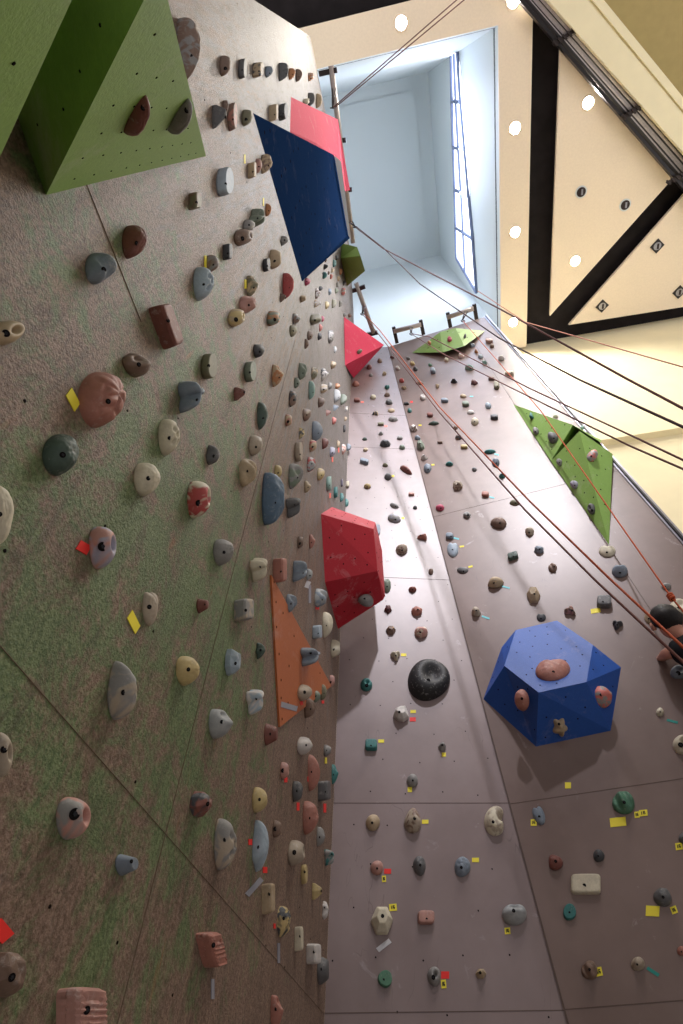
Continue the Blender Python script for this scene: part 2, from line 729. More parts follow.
# cream ring round the shaft opening
wR = (at_h(529.5, 190, HC) - C1).dot(e2)
wF = (C1 - at_h(400, 3, HC)).dot(e1)
ring = [
    [A(C1, -wF, -5.5), A(C1, -wF, wR), A(C1, 0, wR), A(C1, 0, -5.5)],
    [A(C1, 0, 0), A(C1, 0, wR), A(C2, 0, wR), A(C2, 0, 0)],
    [A(C2, 0, -5.5), A(C2, 0, wR), A(C2, .45, wR), A(C2, .45, -5.5)],
    [A(C1, 0, -5.5), A(C1, 0, -4.6), A(C2, 0, -4.6), A(C2, 0, -5.5)]]
v, f = merge([prism(d, Vector((0, 0, .06))) for d in ring])
o = mesh_obj('ceiling', v, f, M['cream'])
fix_normals(o)
structure(o)
pb = [at_h(561, 30, HC), at_h(550, 316, HC), at_h(676, 175, HC), at_h(690, 160, HC)]
ceil_panel(pb, M['cream'], 'ceiling')
pc0 = at_h(569, 325, HC)
pc = [pc0, pc0 + (at_h(683, 196, HC) - pc0) * 2.2, pc0 + (at_h(683, 307, HC) - pc0) * 2.6]
ceil_panel(pc, M['cream'], 'ceiling')
# light shaft
backz = None
SH = 6.2
pTopR = Plane(C2, e1)
rr = ray(437, 255)
tt = (C2 - CAM).dot(e1) / rr.dot(e1)
SH = (CAM + rr * tt).z - C2.z
SH = max(3.5, min(SH, 9))
shaft = []
wt = .15
for a, b, nn in ((C1, C2, e2), (C2, C3, e1), (C3, C4, -e2), (C4, C1, -e1)):
    shaft.append(prism([up(a, .06), up(b, .06), up(b, SH), up(a, SH)], nn * wt))
v, f = merge(shaft)
o = mesh_obj('wall_shaft', v, f, M['white'])
fix_normals(o)
structure(o)
v, f = prism([up(C1, SH), up(C2, SH), up(C3, SH), up(C4, SH)], Vector((0, 0, .1)))
o = mesh_obj('ceiling', v, f, M['white'])
fix_normals(o)
structure(o)
# shallow moulding on the shaft roof, seen as a paler rectangle
m0 = [A(C1, .35, -.45, SH), A(C2, -.35, -.45, SH), A(C3, -.35, .6, SH), A(C4, .35, .6, SH)]
v, f = prism(m0, Vector((0, 0, -.05)))
o = mesh_obj('trim_5', v, f, M['white'])
fix_normals(o)
structure(o)
# window in the right shaft wall
WP = Plane(C1 - e2 * .015, -e2)
wl = [(452, 50), (452.7, 101), (454, 147.5), (455.5, 189.5), (456.3, 227.5), (457, 258)]
wr = [(458, 50), (461.3, 102), (465.3, 149), (469.3, 196), (473.3, 238.5), (477, 292)]
wlp = [WP.hit(*p) for p in wl]
wrp = [WP.hit(*p) for p in wr]
v, f = prism([wlp[0], wlp[-1], wrp[-1], wrp[0]], -WP.n * .01)
win = mesh_obj('window_1', v, f, M['glass'])
fix_normals(win)
structure(win)
win['label'] = 'tall band of bright panes in the light shaft'
bars = []
for i in range(len(wl)):
    bars.append(tube([wlp[i] + WP.n * .02, wrp[i] + WP.n * .02], .045, 6))
mid = [a.lerp(b, .48) for a, b in zip(wlp, wrp)]
for ln in (wlp, wrp, mid):
    bars.append(tube([p + WP.n * .02 for p in ln], .04, 6))
v, f = merge(bars)
o = mesh_obj('window_frame', v, f, M['frame'], parent=win)

# back wall behind the climbing walls, with a stepped-out upper part
wbB = C2 + e1 * ((at_h(605, 335, HC) - C2).dot(e1))
up1 = [A(wbB, 0, -6, .3), A(wbB, 0, 8, .3)]
pl_bw = Plane(wbB, e1)
zl = pl_bw.hit(640, 434).z
v, f = prism([up1[0], up1[1], Vector((up1[1].x, up1[1].y, zl)), Vector((up1[0].x, up1[0].y, zl))], e1 * .16)
v2, f2 = prism([A(up1[0], .12, 0), A(up1[1], .12, 0), Vector((A(up1[1], .12, 0).x, A(up1[1], .12, 0).y, 0)),
                Vector((A(up1[0], .12, 0).x, A(up1[0], .12, 0).y, 0))], e1 * .1)
v, f = merge([(v, f), (v2, f2)])
o = mesh_obj('wall_back', v, f, M['creamwall'])
fix_normals(o)
structure(o)

# diagonal beam and the olive ceiling beyond it


def zline(x1, y1, x2, y2, z, ext=1.0):
    a, b = at_h(x1, y1, z), at_h(x2, y2, z)
    return a + (a - b) * ext, b + (b - a) * .4


bz = HC - .35
a1, a2 = zline(548, 0, 683, 152, bz, 1.1)
b1, b2 = zline(588, 0, 683, 114, bz, 1.1)
c1_, c2_ = zline(604, 0, 683, 97, bz, 1.1)
g1_, g2_ = zline(592, 0, 683, 110, bz, 1.1)
v, f = merge([prism([a1, a2, b2, b1], Vector((0, 0, .7))), prism([g1_, g2_, c2_, c1_], Vector((0, 0, .7))),
              prism([up(b1, .06), up(b2, .06), up(g2_, .06), up(g1_, .06)], Vector((0, 0, .6)))])
o = mesh_obj('roof_beam', v, f, M['beam'])
fix_normals(o)
tag(o, 'glossy cream roof beam running diagonally beside the pipes', 'beam')
dz = HC - .1
d1_, d2_ = zline(598, 0, 683, 104, dz, 1.1)
nrm = (d2_ - d1_).normalized().cross(Vector((0, 0, 1)))
if nrm.x < 0:
    nrm = -nrm
v, f = prism([d1_, d2_, d2_ + nrm * 6, d1_ + nrm * 6], Vector((0, 0, .1)))
o = mesh_obj('ceiling', v, f, M['olive'])
fix_normals(o)
structure(o)
# black channel + pipes beside the beam
pz = HC - .22
k1, k2 = zline(519, 0, 683, 189, pz, 1.1)
h1, h2 = zline(524, 0, 683, 183, pz, 1.1)
v, f = prism([k1, k2, h2, h1], Vector((0, 0, .12)))
o = mesh_obj('cable_channel', v, f, M['pipedark'], bevel=.005)
fix_normals(o)
tag(o, 'black steel channel along the left side of the pipe bundle', 'channel')
PN = ['pipedark', 'pipe', 'pipedark', 'pipe', 'pipe', 'pipedark', 'pipe', 'pipedark', 'pipe']
pp = []
for i, mm in enumerate(PN):
    t = (i + .6) / (len(PN) + .2)
    xa = 525 + (548 - 525) * t
    ya = 183 + (152 - 183) * t
    a, b = zline(xa, 0, 683, ya, pz + .02, 1.1)
    v, f = tube([a, b], .027 if i % 3 else .035, 10)
    p = mesh_obj('ceiling_pipe', v, f, M[mm], smooth=False)
    for q in p.data.polygons[:-2]:
        q.use_smooth = True
    pp.append((a, b, p))
    pos = ['nearest the black channel', 'second from the black channel', 'third from the black channel',
           'fourth from the black channel', 'in the middle of the bundle', 'fourth from the cream beam',
           'third from the cream beam', 'second from the cream beam', 'nearest the cream beam'][i]
    pos = {4: 'fifth from the black channel'}.get(i, pos)
    tag(p, ('black' if mm == 'pipedark' else 'silver') + ' pipe under the roof, ' + pos, 'pipe', 'pipes in the ceiling bundle')
CL = [(563, 38, 'upper'), (632, 112, 'middle'), (676, 178, 'lower')]
for x, y, nm in CL:
    c = at_h(x, y, pz - .04)
    d = (pp[0][1] - pp[0][0]).normalized()
    sdir = d.cross(Vector((0, 0, 1))).normalized()
    sdir = (sdir + d * (.45 if sdir.x > 0 else -.45)).normalized()
    c = c + sdir * .1
    parts = [boxv(c, sdir * .27, d * .03, Vector((0, 0, .012)))]
    for kx in range(-3, 4):
        parts.append(boxv(c + sdir * kx * .08 + Vector((0, 0, -.02)), sdir * .014, d * .055, Vector((0, 0, .02))))
    v, f = merge(parts)
    o = mesh_obj('pipe_clamp', v, f, M['bracket'], origin=c)
    tag(o, nm + ' dark clamp strapped across the ceiling pipe bundle', 'clamp', 'clamps on the ceiling pipes')

# downlights and small ceiling fixtures
LT = [(401, 23, 'front edge of the light shaft, by the pair of ropes'), (515, 128, 'on the shaft border, upper of its two free ones'),
      (515, 232, 'on the shaft border, halfway along it'), (513, 322, 'above the top corner of the right climbing wall'),
      (575, 261, 'lower one on the cream triangle'), (588, 103, 'upper one on the cream triangle'),
      (513, 1, 'at the top edge, beside the black channel')]
for x, y, where in LT:
    c = at_h(x, y, HC)
    root = empty('downlight', c)
    tag(root, 'round lit downlight ' + where, 'light', 'lit ceiling downlights')
    v, f = disc(c, Vector((0, 0, -1)), .095, 24, .012)
    mesh_obj('lens', v, f, M['lamp'], parent=root, origin=c)
    ringv, ringf = [], []
    for k in range(24):
        an = 2 * math.pi * k / 24
        for rr_, zz in ((.095, -.014), (.12, -.014), (.125, .0)):
            ringv.append(c + Vector((rr_ * math.cos(an), rr_ * math.sin(an), zz)))
    for k in range(24):
        j = (k + 1) % 24
        ringf += [[k * 3, j * 3, j * 3 + 1, k * 3 + 1], [k * 3 + 1, j * 3 + 1, j * 3 + 2, k * 3 + 2]]
    mesh_obj('trim_ring', ringv, ringf, M['cream'], parent=root, origin=c)
    ld = bpy.data.lights.new('downlight_bulb', 'SPOT')
    ld.energy = LAMP_W
    ld.color = (1.0, .92, .82)
    ld.spot_size = math.radians(150)
    ld.spot_blend = .6
    ld.shadow_soft_size = .09
    lo = bpy.data.objects.new('downlight_bulb', ld)
    lo.location = c + Vector((0, 0, -.03))
    COL.objects.link(lo)
    lo.parent = root
    lo.matrix_parent_inverse = Matrix.Translation(-c)
for x, y, sq, where in [(581, 192, 0, 'left one on the cream triangle'), (625, 205, 0, 'right one on the cream triangle, beside the diagonal black band'),
                        (602, 306, 1, 'near the corner of the lower cream panel'), (657, 246, 1, 'upper one on the lower cream panel'),
                        (679, 292, 1, 'at the right edge of the lower cream panel')]:
    c = at_h(x, y, HC)
    root = empty('ceiling_spotlight', c)
    tag(root, ('square black unlit ceiling fixture ' if sq else 'round unlit ceiling fixture ') + where, 'light', 'unlit ceiling fixtures')
    if sq:
        dd = (e1 + e2).normalized()
        d3 = (e1 - e2).normalized()
        v, f = boxv(c + Vector((0, 0, -.006)), dd * .1, d3 * .1, Vector((0, 0, .012)))
        mesh_obj('housing', v, f, M['pipedark'], parent=root, origin=c)
    else:
        v, f = disc(c, Vector((0, 0, -1)), .11, 24, .012)
        mesh_obj('housing', v, f, M['white'], parent=root, origin=c)
    v, f = disc(c + Vector((0, 0, -.016)), Vector((0, 0, -1)), .075 if sq else .085, 20, .006)
    mesh_obj('reflector', v, f, M['rail'] if sq else M['bracket'], parent=root, origin=c)
    v, f = boxv(c + Vector((0.01, 0, -.028)), e1 * .05, e2 * .016, Vector((0, 0, .01)))
    mesh_obj('bulb', v, f, M['bracket'] if sq else M['rail'], parent=root, origin=c)
# ------------------------------------------------------------------ volumes
ENT = []   # every labelled thing on the walls: dict(o, base, x, y, wall)
PLN = {'L': None, 'N': N, 'R': R}


def tri_holes(a, b, c, s, r):
    """bolt-hole discs on a triangle facet"""
    out = []
    nrm = (b - a).cross(c - a)
    if nrm.length < 1e-6:
        return out
    nrm.normalize()
    if nrm.dot(CAM - a) < 0:
        nrm = -nrm
    u = (b - a).normalized()
    w = nrm.cross(u)
    q = [(0, 0), ((b - a).length, 0), ((c - a).dot(u), (c - a).dot(w))]
    xs = [p[0] for p in q]
    ys = [p[1] for p in q]
    j = 0
    y = min(ys) + s * .4
    while y < max(ys):
        x = min(xs) + (s * .5 if j % 2 else s * .2)
        while x < max(xs):
            ok = all(in_poly(x + dx, y + dy, q) for dx, dy in ((.03, 0), (-.03, 0), (0, .03), (0, -.03)))
            if ok:
                out.append(disc(a + u * x + w * y, nrm, r, 8, .0012))
            x += s
        y += s * .7
        j += 1
    return out


def volume(name, mat, pts, tris, label, cat='climbing volume', s=.16, r=.006, holes=True, side=None):
    v = [Vector(p) for p in pts]
    f = [list(t) for t in tris]
    o = mesh_obj(name, v, f, mat)
    fix_normals(o)
    bm = bmesh.new()
    bm.from_mesh(o.data)
    bmesh.ops.triangulate(bm, faces=bm.faces)
    bm.to_mesh(o.data)
    bm.free()
    if holes:
        me = o.data
        V = [x.co.copy() for x in me.vertices]
        Fc = [list(p.vertices) for p in me.polygons]
        mid = [0] * len(Fc)
        for t in list(Fc):
            for hv, hf in tri_holes(V[t[0]], V[t[1]], V[t[2]], s, r):
                k = len(V)
                V += hv
                Fc += [[i + k for i in q] for q in hf]
                mid += [1] * len(hf)
        bpy.data.objects.remove(o)
        bpy.data.meshes.remove(me)
        o = mesh_obj(name, V, Fc, None, mats=[mat, M['hole']], midx=mid)
    # put the origin on the thing itself
    c = sum(v, Vector()) / len(v)
    o.data.transform(Matrix.Translation(-c))
    o.location = c
    tag(o, label, cat)
    return o


def lw(px, py, h=0.0):
    return left_plane(px, py).hit(px, py, h)


# 1 big green, nearest the camera
a, b, f_ = lw(46, 195), lw(206, 156), lw(18, 118)
e = L.hit(160, -32, .42)
bk = plane3(a, f_, e).hit(66, -60)
volume('climbing_volume', M['green'], [a, b, f_, e, bk], [(0, 1, 3), (0, 3, 4, 2), (1, 4, 3), (0, 2, 4, 1)],
       'large green faceted volume at the top left, carrying a rust and a grey hold', s=.1, r=.0022)
G1a, G1b, G1e = a, b, e
par = Plane(L.hit(-30, 222, .02), (b - a).cross(e - a))
j, kk, l, m2 = par.hit(-30, 222), par.hit(98, -57), par.hit(-60, -120), L.hit(-140, 120, .0)
volume('climbing_volume', M['green'], [j, kk, l, m2, L.hit(10, -80, 0)], [(0, 1, 2), (0, 2, 3), (0, 3, 4, 1), (1, 4, 2), (2, 4, 3)],
       'second green volume cut off by the top left corner of the photo', s=.12, r=.0022)
# 3 navy
p1, p4 = lw(253, 113), lw(302, 281.5)
p2, p3 = at_h(334, 155, 8.2), at_h(348, 235, 8.2)
q2, q3 = at_h(341, 161.5, 9.0), at_h(350, 238, 8.8)
w2 = L.hit(330, 156, 0.02)
w2 = at_h(331, 156, 9.2)
volume('climbing_volume', M['navy'], [p1, p2, p3, p4, q2, q3], [(0, 1, 2, 3), (1, 4, 5, 2), (0, 4, 1), (3, 2, 5), (0, 3, 5, 4)],
       'long dark blue volume high on the left wall', s=.45, r=.011)
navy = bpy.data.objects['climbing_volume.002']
sp = [at_h(334.3, 155.3, 8.1), at_h(341, 161.5, 8.1), at_h(351, 240, 8.1), at_h(348.2, 235, 8.1)]  # window glare on the volume's side, added as a white strip
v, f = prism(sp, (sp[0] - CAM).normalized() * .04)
o = mesh_obj('glare_strip', v, f, M['white'], parent=navy, origin=navy.location)
o['label'] = 'white strip standing in for window glare'
# 4 upper rose/red
u = [lw(291, 97), at_h(338, 119.5, 9.6), at_h(338.4, 143, 9.2), at_h(316, 143, 7.6), lw(290, 131),
     at_h(350, 190, 9.6), at_h(346, 191.5, 9.2), at_h(340.6, 161, 9.0), lw(300, 160)]
pu = plane3(u[0], u[1], u[4])
u[2], u[3] = pu.hit(338.4, 143), pu.hit(316, 143)
u[7] = at_h(340.6, 161, 8.7)
volume('climbing_volume', M['pink'], u, [(0, 1, 2, 3, 4), (3, 2, 7), (1, 5, 6, 7, 2), (3, 7, 8), (4, 3, 8), (0, 4, 8), (7, 6, 8), (0, 8, 6, 5, 1)],
       'rose red volume at the top of the left wall behind the dark blue one', s=.4, r=.014, holes=False)
# 5 small green
g = [lw(341, 243), at_h(357, 247, 9.6), at_h(360.5, 256, 9.2), lw(340.8, 258), at_h(365, 271, 9.4), lw(347, 286)]
volume('climbing_volume', M['green'], g, [(0, 1, 2, 3), (3, 2, 4, 5), (1, 4, 2), (0, 3, 5), (0, 5, 4, 1)],
       'small green volume on the top edge of the left wall', s=.35, r=.014, holes=False)
# 6 rose corner
ap = at_h(384, 345, 9.8)
A6, B6, C6 = lw(344, 317), lw(345, 365), N.hit(353.5, 378, .01)
volume('climbing_volume', M['pink'], [A6, ap, B6, C6, N.hit(356, 350, 0.0)], [(0, 1, 2), (2, 1, 3), (0, 2, 3, 4), (0, 4, 1), (1, 4, 3)],
       'rose pink pyramid volume in the top corner of the two walls', s=.5, r=.014, holes=False)
# 7 big red
rA, rC, rH = lw(321, 514), lw(325, 582), lw(338, 629)
rI = lw(332, 507)
ra, rb, rc, rd, re_, rf = at_y(373.5, 529, 2.75), at_y(377.5, 571, 2.95), at_y(375.5, 522.5, 3.0), at_y(382, 550, 3.25), at_y(385, 596, 3.3), at_y(383, 600, 3.3)
volume('climbing_volume', M['red'], [rA, ra, rb, rC, rI, rc, rd, re_, rf, rH],
       [(0, 1, 2, 3), (0, 4, 5, 1), (1, 5, 6, 7, 8, 2), (3, 2, 8, 9), (4, 0, 3, 9), (4, 9, 8, 7, 6, 5)],
       'big red faceted volume in the corner between left and centre walls', s=.16, r=.0065)
RED = (rC, rb, rf, rH)
# 8 orange flat panel
O1, O2, O3 = lw(271.5, 575), lw(331.5, 686), lw(280, 727)
th = L.n * .009
O1f, O2f, O3f = [Plane(O1, L.n).hit(*p, .009) for p in ((271.5, 575), (331.5, 686), (280, 727))]
v, f = prism([O1f, O2f, O3f], -th)
hd = [disc(Plane(O1, L.n).hit(x, y, .009), L.n, .006, 8, .0012) for x, y in
      ((274, 582), (276, 602), (283, 613), (276.6, 627), (294, 636), (279, 654), (289, 666), (281, 680), (320, 673), (281, 698), (282, 719), (288, 703))]
k = len(f)
mv, mf = merge([(v, f)] + hd)
o = mesh_obj('orange_panel', mv, mf, None, mats=[M['orange'], M['hole']], midx=[0] * k + [1] * (len(mf) - k), origin=O2f)
tag(o, 'flat orange triangular wooden panel screwed to the left wall', 'panel')
OR = Plane(O1f, L.n)
# 9 green at the top of the right wall


def rw(x, y, h=0.0):
    return R.hit(x, y, h)


T = [rw(412, 353), rw(440, 332, .22), rw(443, 352.2, .1), rw(455.5, 328, .22), rw(464.4, 346, .12), rw(485, 331), rw(450, 331, 0.0)]
volume('climbing_volume', M['green'], T, [(0, 1, 2), (2, 1, 3, 4), (4, 3, 5), (0, 2, 4, 5), (0, 6, 1), (1, 6, 3), (3, 6, 5), (0, 5, 6)],
       'wide green volume along the top edge of the right wall', s=.3, r=.012)
TG = (T[0], T[1], T[2], T[3], T[4], T[5])
# 10 green wing on the right wall
Wg = [rw(513.3, 404.5), rw(573, 425, .26), rw(579, 431, .20), rw(551, 461, .02), rw(601, 442.5, .12), rw(612.7, 454, .06),
      rw(609, 545), rw(579.5, 431, .34)]
B0 = rw(513.3, 404.5, -.0)
volume('climbing_volume', M['green'], [Wg[0], Wg[1], Wg[3], rw(601, 440), rw(578, 432, .02), Wg[4]],
       [(0, 1, 2), (2, 1, 4), (1, 5, 4), (0, 3, 5, 1), (0, 2, 4, 3), (3, 4, 5)],
       'upper wing-shaped green volume on the right wall', s=.2, r=.008)
GW = (Wg[0], Wg[1], Wg[3])
volume('climbing_volume', M['green'], [Wg[7], Wg[3], Wg[6], Wg[5], rw(582, 434)],
       [(0, 1, 2), (0, 2, 3), (0, 4, 1), (0, 3, 4), (1, 4, 3, 2)],
       'lower kite-shaped green volume hanging down the right wall', s=.2, r=.008)
GK = (Wg[7], Wg[3], Wg[6], Wg[5])
# 11 blue polyhedron
hB = .34
Bv = [rw(515.7, 630, .04), rw(557, 620.5, .0), rw(593, 645, .04), rw(621, 667.4, .0), rw(610.6, 730.7, .0), rw(536, 746.6, .0),
      rw(483.4, 699, .0), rw(501.6, 647.5, .0), rw(504.4, 665.8, .24), rw(538.6, 692.5, .34), rw(586.4, 682, .30)]
bt = plane3(Bv[8], Bv[9], Bv[1])
Bv[0], Bv[2], Bv[10] = bt.hit(515.7, 630), bt.hit(593, 645), bt.hit(586.4, 682)
Bv += [rw(517, 633), rw(591, 648)]
volume('climbing_volume', M['blue'], Bv,
       [(0, 1, 2, 10, 9, 8), (7, 0, 8, 6), (8, 9, 5, 6), (9, 10, 4, 5), (2, 3, 4, 10), (11, 7, 6, 5, 4, 3, 12, 1), (0, 11, 1), (0, 7, 11), (2, 1, 12), (2, 12, 3)],
       'bright blue faceted volume on the right wall, carrying four holds', s=.15, r=.006)

ANCH = [('the large green volume', 110, 90, 'L'), ('the dark blue volume', 300, 190, 'L'), ('the big red volume', 350, 570, 'LN'),
        ('the orange panel', 295, 670, 'L'), ('the blue volume', 555, 685, 'R'), ('the kite-shaped green volume', 590, 490, 'R'),
        ('the wing-shaped green volume', 550, 430, 'R'), ('the top green volume', 448, 342, 'R'),
        ('the corner rose volume', 358, 350, 'LN'), ('the small green volume', 352, 262, 'L'), ('the big black disc', 429, 679, 'N')]


# ------------------------------------------------------------------ climbing holds
def template(kind, seed, big_):
    rnd = random.Random(seed)
    nseg, nring = (72, 30) if big_ == 3 else (36, 14) if big_ == 2 else ((20, 7) if big_ == 1 else (12, 4))
    if kind in ('rock', 'wedge', 'tri', 'hex'):
        nseg = {'rock': 8, 'wedge': 6, 'tri': 6, 'hex': 6}[kind]
        nring = 3
    ph = rnd.uniform(0, 6.28)

    def R_(t):
        c, s = math.cos(t), math.sin(t)
        if kind in ('block', 'ribbed', 'board'):
            return 1 / ((abs(c) ** 7 + abs(s) ** 7) ** (1 / 7))
        if kind in ('wedge', 'tri'):
            a = (t - math.radians(90)) % (2 * math.pi / 3) - math.pi / 3
            return .52 / max(.4, math.cos(a)) * (1 + .0 * s)
        if kind == 'horn':
            return .78 + .27 * math.cos(3 * t + ph) + .05 * math.sin(5 * t)
        if kind == 'star':
            return .85 + .16 * math.cos(5 * t + ph)
        if kind == 'bean':
            return 1 - .42 * math.exp(-((t % 6.283 - 1.57) / .55) ** 2)
        if kind == 'cshape':
            return 1 - .5 * math.exp(-((((t + 3.14) % 6.283) - 3.14) / .5) ** 2)
        if kind == 'fish':
            return 1 - .25 * math.exp(-((t % 6.283 - .9) / .5) ** 2) - .25 * math.exp(-((t % 6.283 - 4.2) / .5) ** 2)
        if kind == 'drop':
            return .78 + .22 * max(0, s) ** 3
        if kind == 'dropd':
            return .78 + .22 * max(0, -s) ** 3
        if kind == 'hex':
            return 1
        if kind == 'rock':
            return rnd.uniform(.82, 1.05)
        if kind == 'scoop':
            return 1 - .16 * math.exp(-((t % 6.283 - 1.57) / .45) ** 2)
        return 1 + .03 * math.sin(2 * t + ph) + .03 * math.sin(3 * t + ph * 2)

    Rs = [R_(2 * math.pi * i / nseg + (.26 if kind == 'rock' else 0)) for i in range(nseg)]
    prot = dict(fin=1.35, dome=1.0, pocket=1.1, scoop=1.1, block=.95, ribbed=.95, board=.5, long=.8, bean=.55, horn=1.1, rock=1.0,
                wedge=1.0, tri=.9, hex=.9, folded=.9, drop=.95, dropd=.95, egg=1.1, cshape=.9, fish=.9, star=.95, boulder=.85, dish=.75,
                slab=.6, shell=.8, cone=1.3).get(kind, 1.0)
    shx, shy = rnd.uniform(-.1, .1), rnd.uniform(0, .12)
    V = []
    rows = []
    for k in range(nring + 1):
        if kind in ('block', 'ribbed', 'board', 'hex', 'wedge', 'rock', 'tri', 'slab', 'cone'):
            tt = k / nring
        else:
            tt = math.sin(k / nring * math.pi / 2)
        # tt: 0 base edge, 1 top centre
        row = []
        for i in range(nseg):
            t = 2 * math.pi * i / nseg + (.26 if kind == 'rock' else 0)
            if kind in ('block', 'ribbed', 'board'):
                seq = [(1, 0), (1, .42), (.97, .8), (.9, .96), (.8, 1), (.6, 1), (.45, 1), (.3, 1), (.2, 1), (.1, 1), (.05, 1), (.0, 1)]
                idx = min(k, nring) * (len(seq) - 1) / nring
                r0, z = seq[int(round(idx))]
                if nring <= 4:
                    r0, z = [(1, 0), (.98, .75), (.86, 1), (.4, 1), (0, 1)][k]
            elif kind == 'hex':
                r0, z = [(1, 0), (.92, .45), (.5, 1), (0, 1)][k]
            elif kind in ('rock',):
                r0, z = [(1, 0), (.93, .5), (.55, 1), (0, 1)][k]
                if 0 < k < 3:
                    r0 *= rnd.uniform(.88, 1.1)
                    z *= rnd.uniform(.82, 1.1)
            elif kind in ('wedge', 'tri'):
                r0, z = [(1, 0), (.95, .25), (.35, .95), (0, 1)][k]
            elif kind == 'cone':
                r0 = 1 - tt * .55 if k < nring else 0
                z = min(1, tt * 1.25)
            elif kind == 'slab':
                r0 = [1, 1][0] * (1 - tt ** 3)
                z = min(1, tt * 2.4) ** .6
            else:
                r0 = math.cos(k / nring * math.pi / 2)
                z = math.sin(k / nring * math.pi / 2)
                if kind == 'fin':
                    z = z ** .8
            x = r0 * Rs[i] * math.cos(t)
            y = r0 * Rs[i] * math.sin(t)
            if kind == 'drop':
                x *= 1 - .35 * max(0, y)
            if kind == 'dropd':
                x *= 1 - .35 * max(0, -y)
            if kind == 'fish':
                x += .25 * math.sin(y * 2.6)
            inner = 1 - r0
            dz = 0
            if big_ or True:
                if kind == 'pocket':
                    dz -= .85 * math.exp(-((x - .12) ** 2 + (y - .02) ** 2) / .075)
                if kind == 'dimple':
                    for qx, qy in ((.1, .45), (-.35, .25), (.35, .05), (-.1, -.05), (.15, -.45), (-.35, -.4), (.5, .45)):
                        dz -= .26 * math.exp(-((x - qx) ** 2 + (y - qy) ** 2) / .022)
                if kind == 'dish':
                    dz -= .62 * math.exp(-((x - .12) ** 2 + (y - .08) ** 2) / .22)
                if kind == 'scoop':
                    dz -= .5 * math.exp(-((x + .05) ** 2 / .22 + (y - .42) ** 2 / .07)) * (1 if k else 0)
                    dz += .12 * math.exp(-((y + .1) ** 2) / .05) * inner
                if kind == 'folded':
                    dz += .22 * math.sin(5.5 * (x + .6 * y) + ph) * min(1, inner * 3)
                if kind == 'ribbed':
                    dz += .05 * math.sin(26 * y) * (1 if k >= 3 else 0)
                if kind == 'boulder':
                    cx = noise.voronoi(Vector((x * 1.9 + seed, y * 1.9, 0)), distance_metric='DISTANCE', exponent=2.5)[0]
                    dz += .42 * min(.32, cx[1] - cx[0]) * min(1, inner * 5) - .05
                if kind == 'shell':
                    dz += .08 * math.sin(9 * math.atan2(y + 1.2, x)) * min(1, inner * 3)
                if kind == 'cshape':
                    dz += .1 * math.exp(-((x * x + y * y) - .45) ** 2 / .05)
                    dz -= .5 * math.exp(-((x - .35) ** 2 + y ** 2) / .08)
                if kind == 'horn':
                    dz += .3 * math.cos(3 * t + ph) * r0 * min(1, inner * 4)
                if kind in ('dome', 'egg', 'fin', 'long', 'bean', 'star', 'fish', 'drop', 'dropd', 'folded') and k:
                    dz += .10 * noise.noise(Vector((x * 1.8, y * 1.8, seed * 1.7))) + (.035 * noise.noise(Vector((x * 6, y * 6, seed * 1.7))) if big_ > 1 else 0)
            z2 = max(0.0, z + dz * (1 if k else 0))
            row.append(len(V))
            V.append((x + shx * z2, y + shy * z2, z2 * prot))
            if k == nring:
                break
        rows.append(row)
    Fc = []
    for k in range(nring):
        a, b = rows[k], rows[k + 1]
        for i in range(nseg):
            j = (i + 1) % nseg
            if len(b) == 1:
                Fc.append([a[i], a[j], b[0]])
            else:
                Fc.append([a[i], a[j], b[j], b[i]])
    Fc.append(rows[0][::-1])
    return V, Fc, kind not in ('rock', 'wedge', 'tri', 'hex')


KW = dict(fin='half-moon', dome='rounded', pocket='pocketed', scoop='scooped', block='blocky', ribbed='ribbed block', board='flat drilled board', dimple='dimpled',
          long='elongated', bean='kidney-shaped', horn='knobbly', rock='faceted', wedge='wedge-shaped', tri='triangular', hex='hexagonal',
          folded='folded', drop='teardrop', dropd='teardrop', egg='egg-shaped', cshape='crescent', fish='wavy fish-shaped', star='star-lobed',
          boulder='boulder-like', dish='hollowed disc', slab='flat-topped', shell='shell-like', cone='conical')


def colword(c):
    a, _, b = c.partition('+')
    w = WORD.get(a, a)
    if b:
        w += ' and ' + WORD.get(b, b)
    return w


HN = [0]


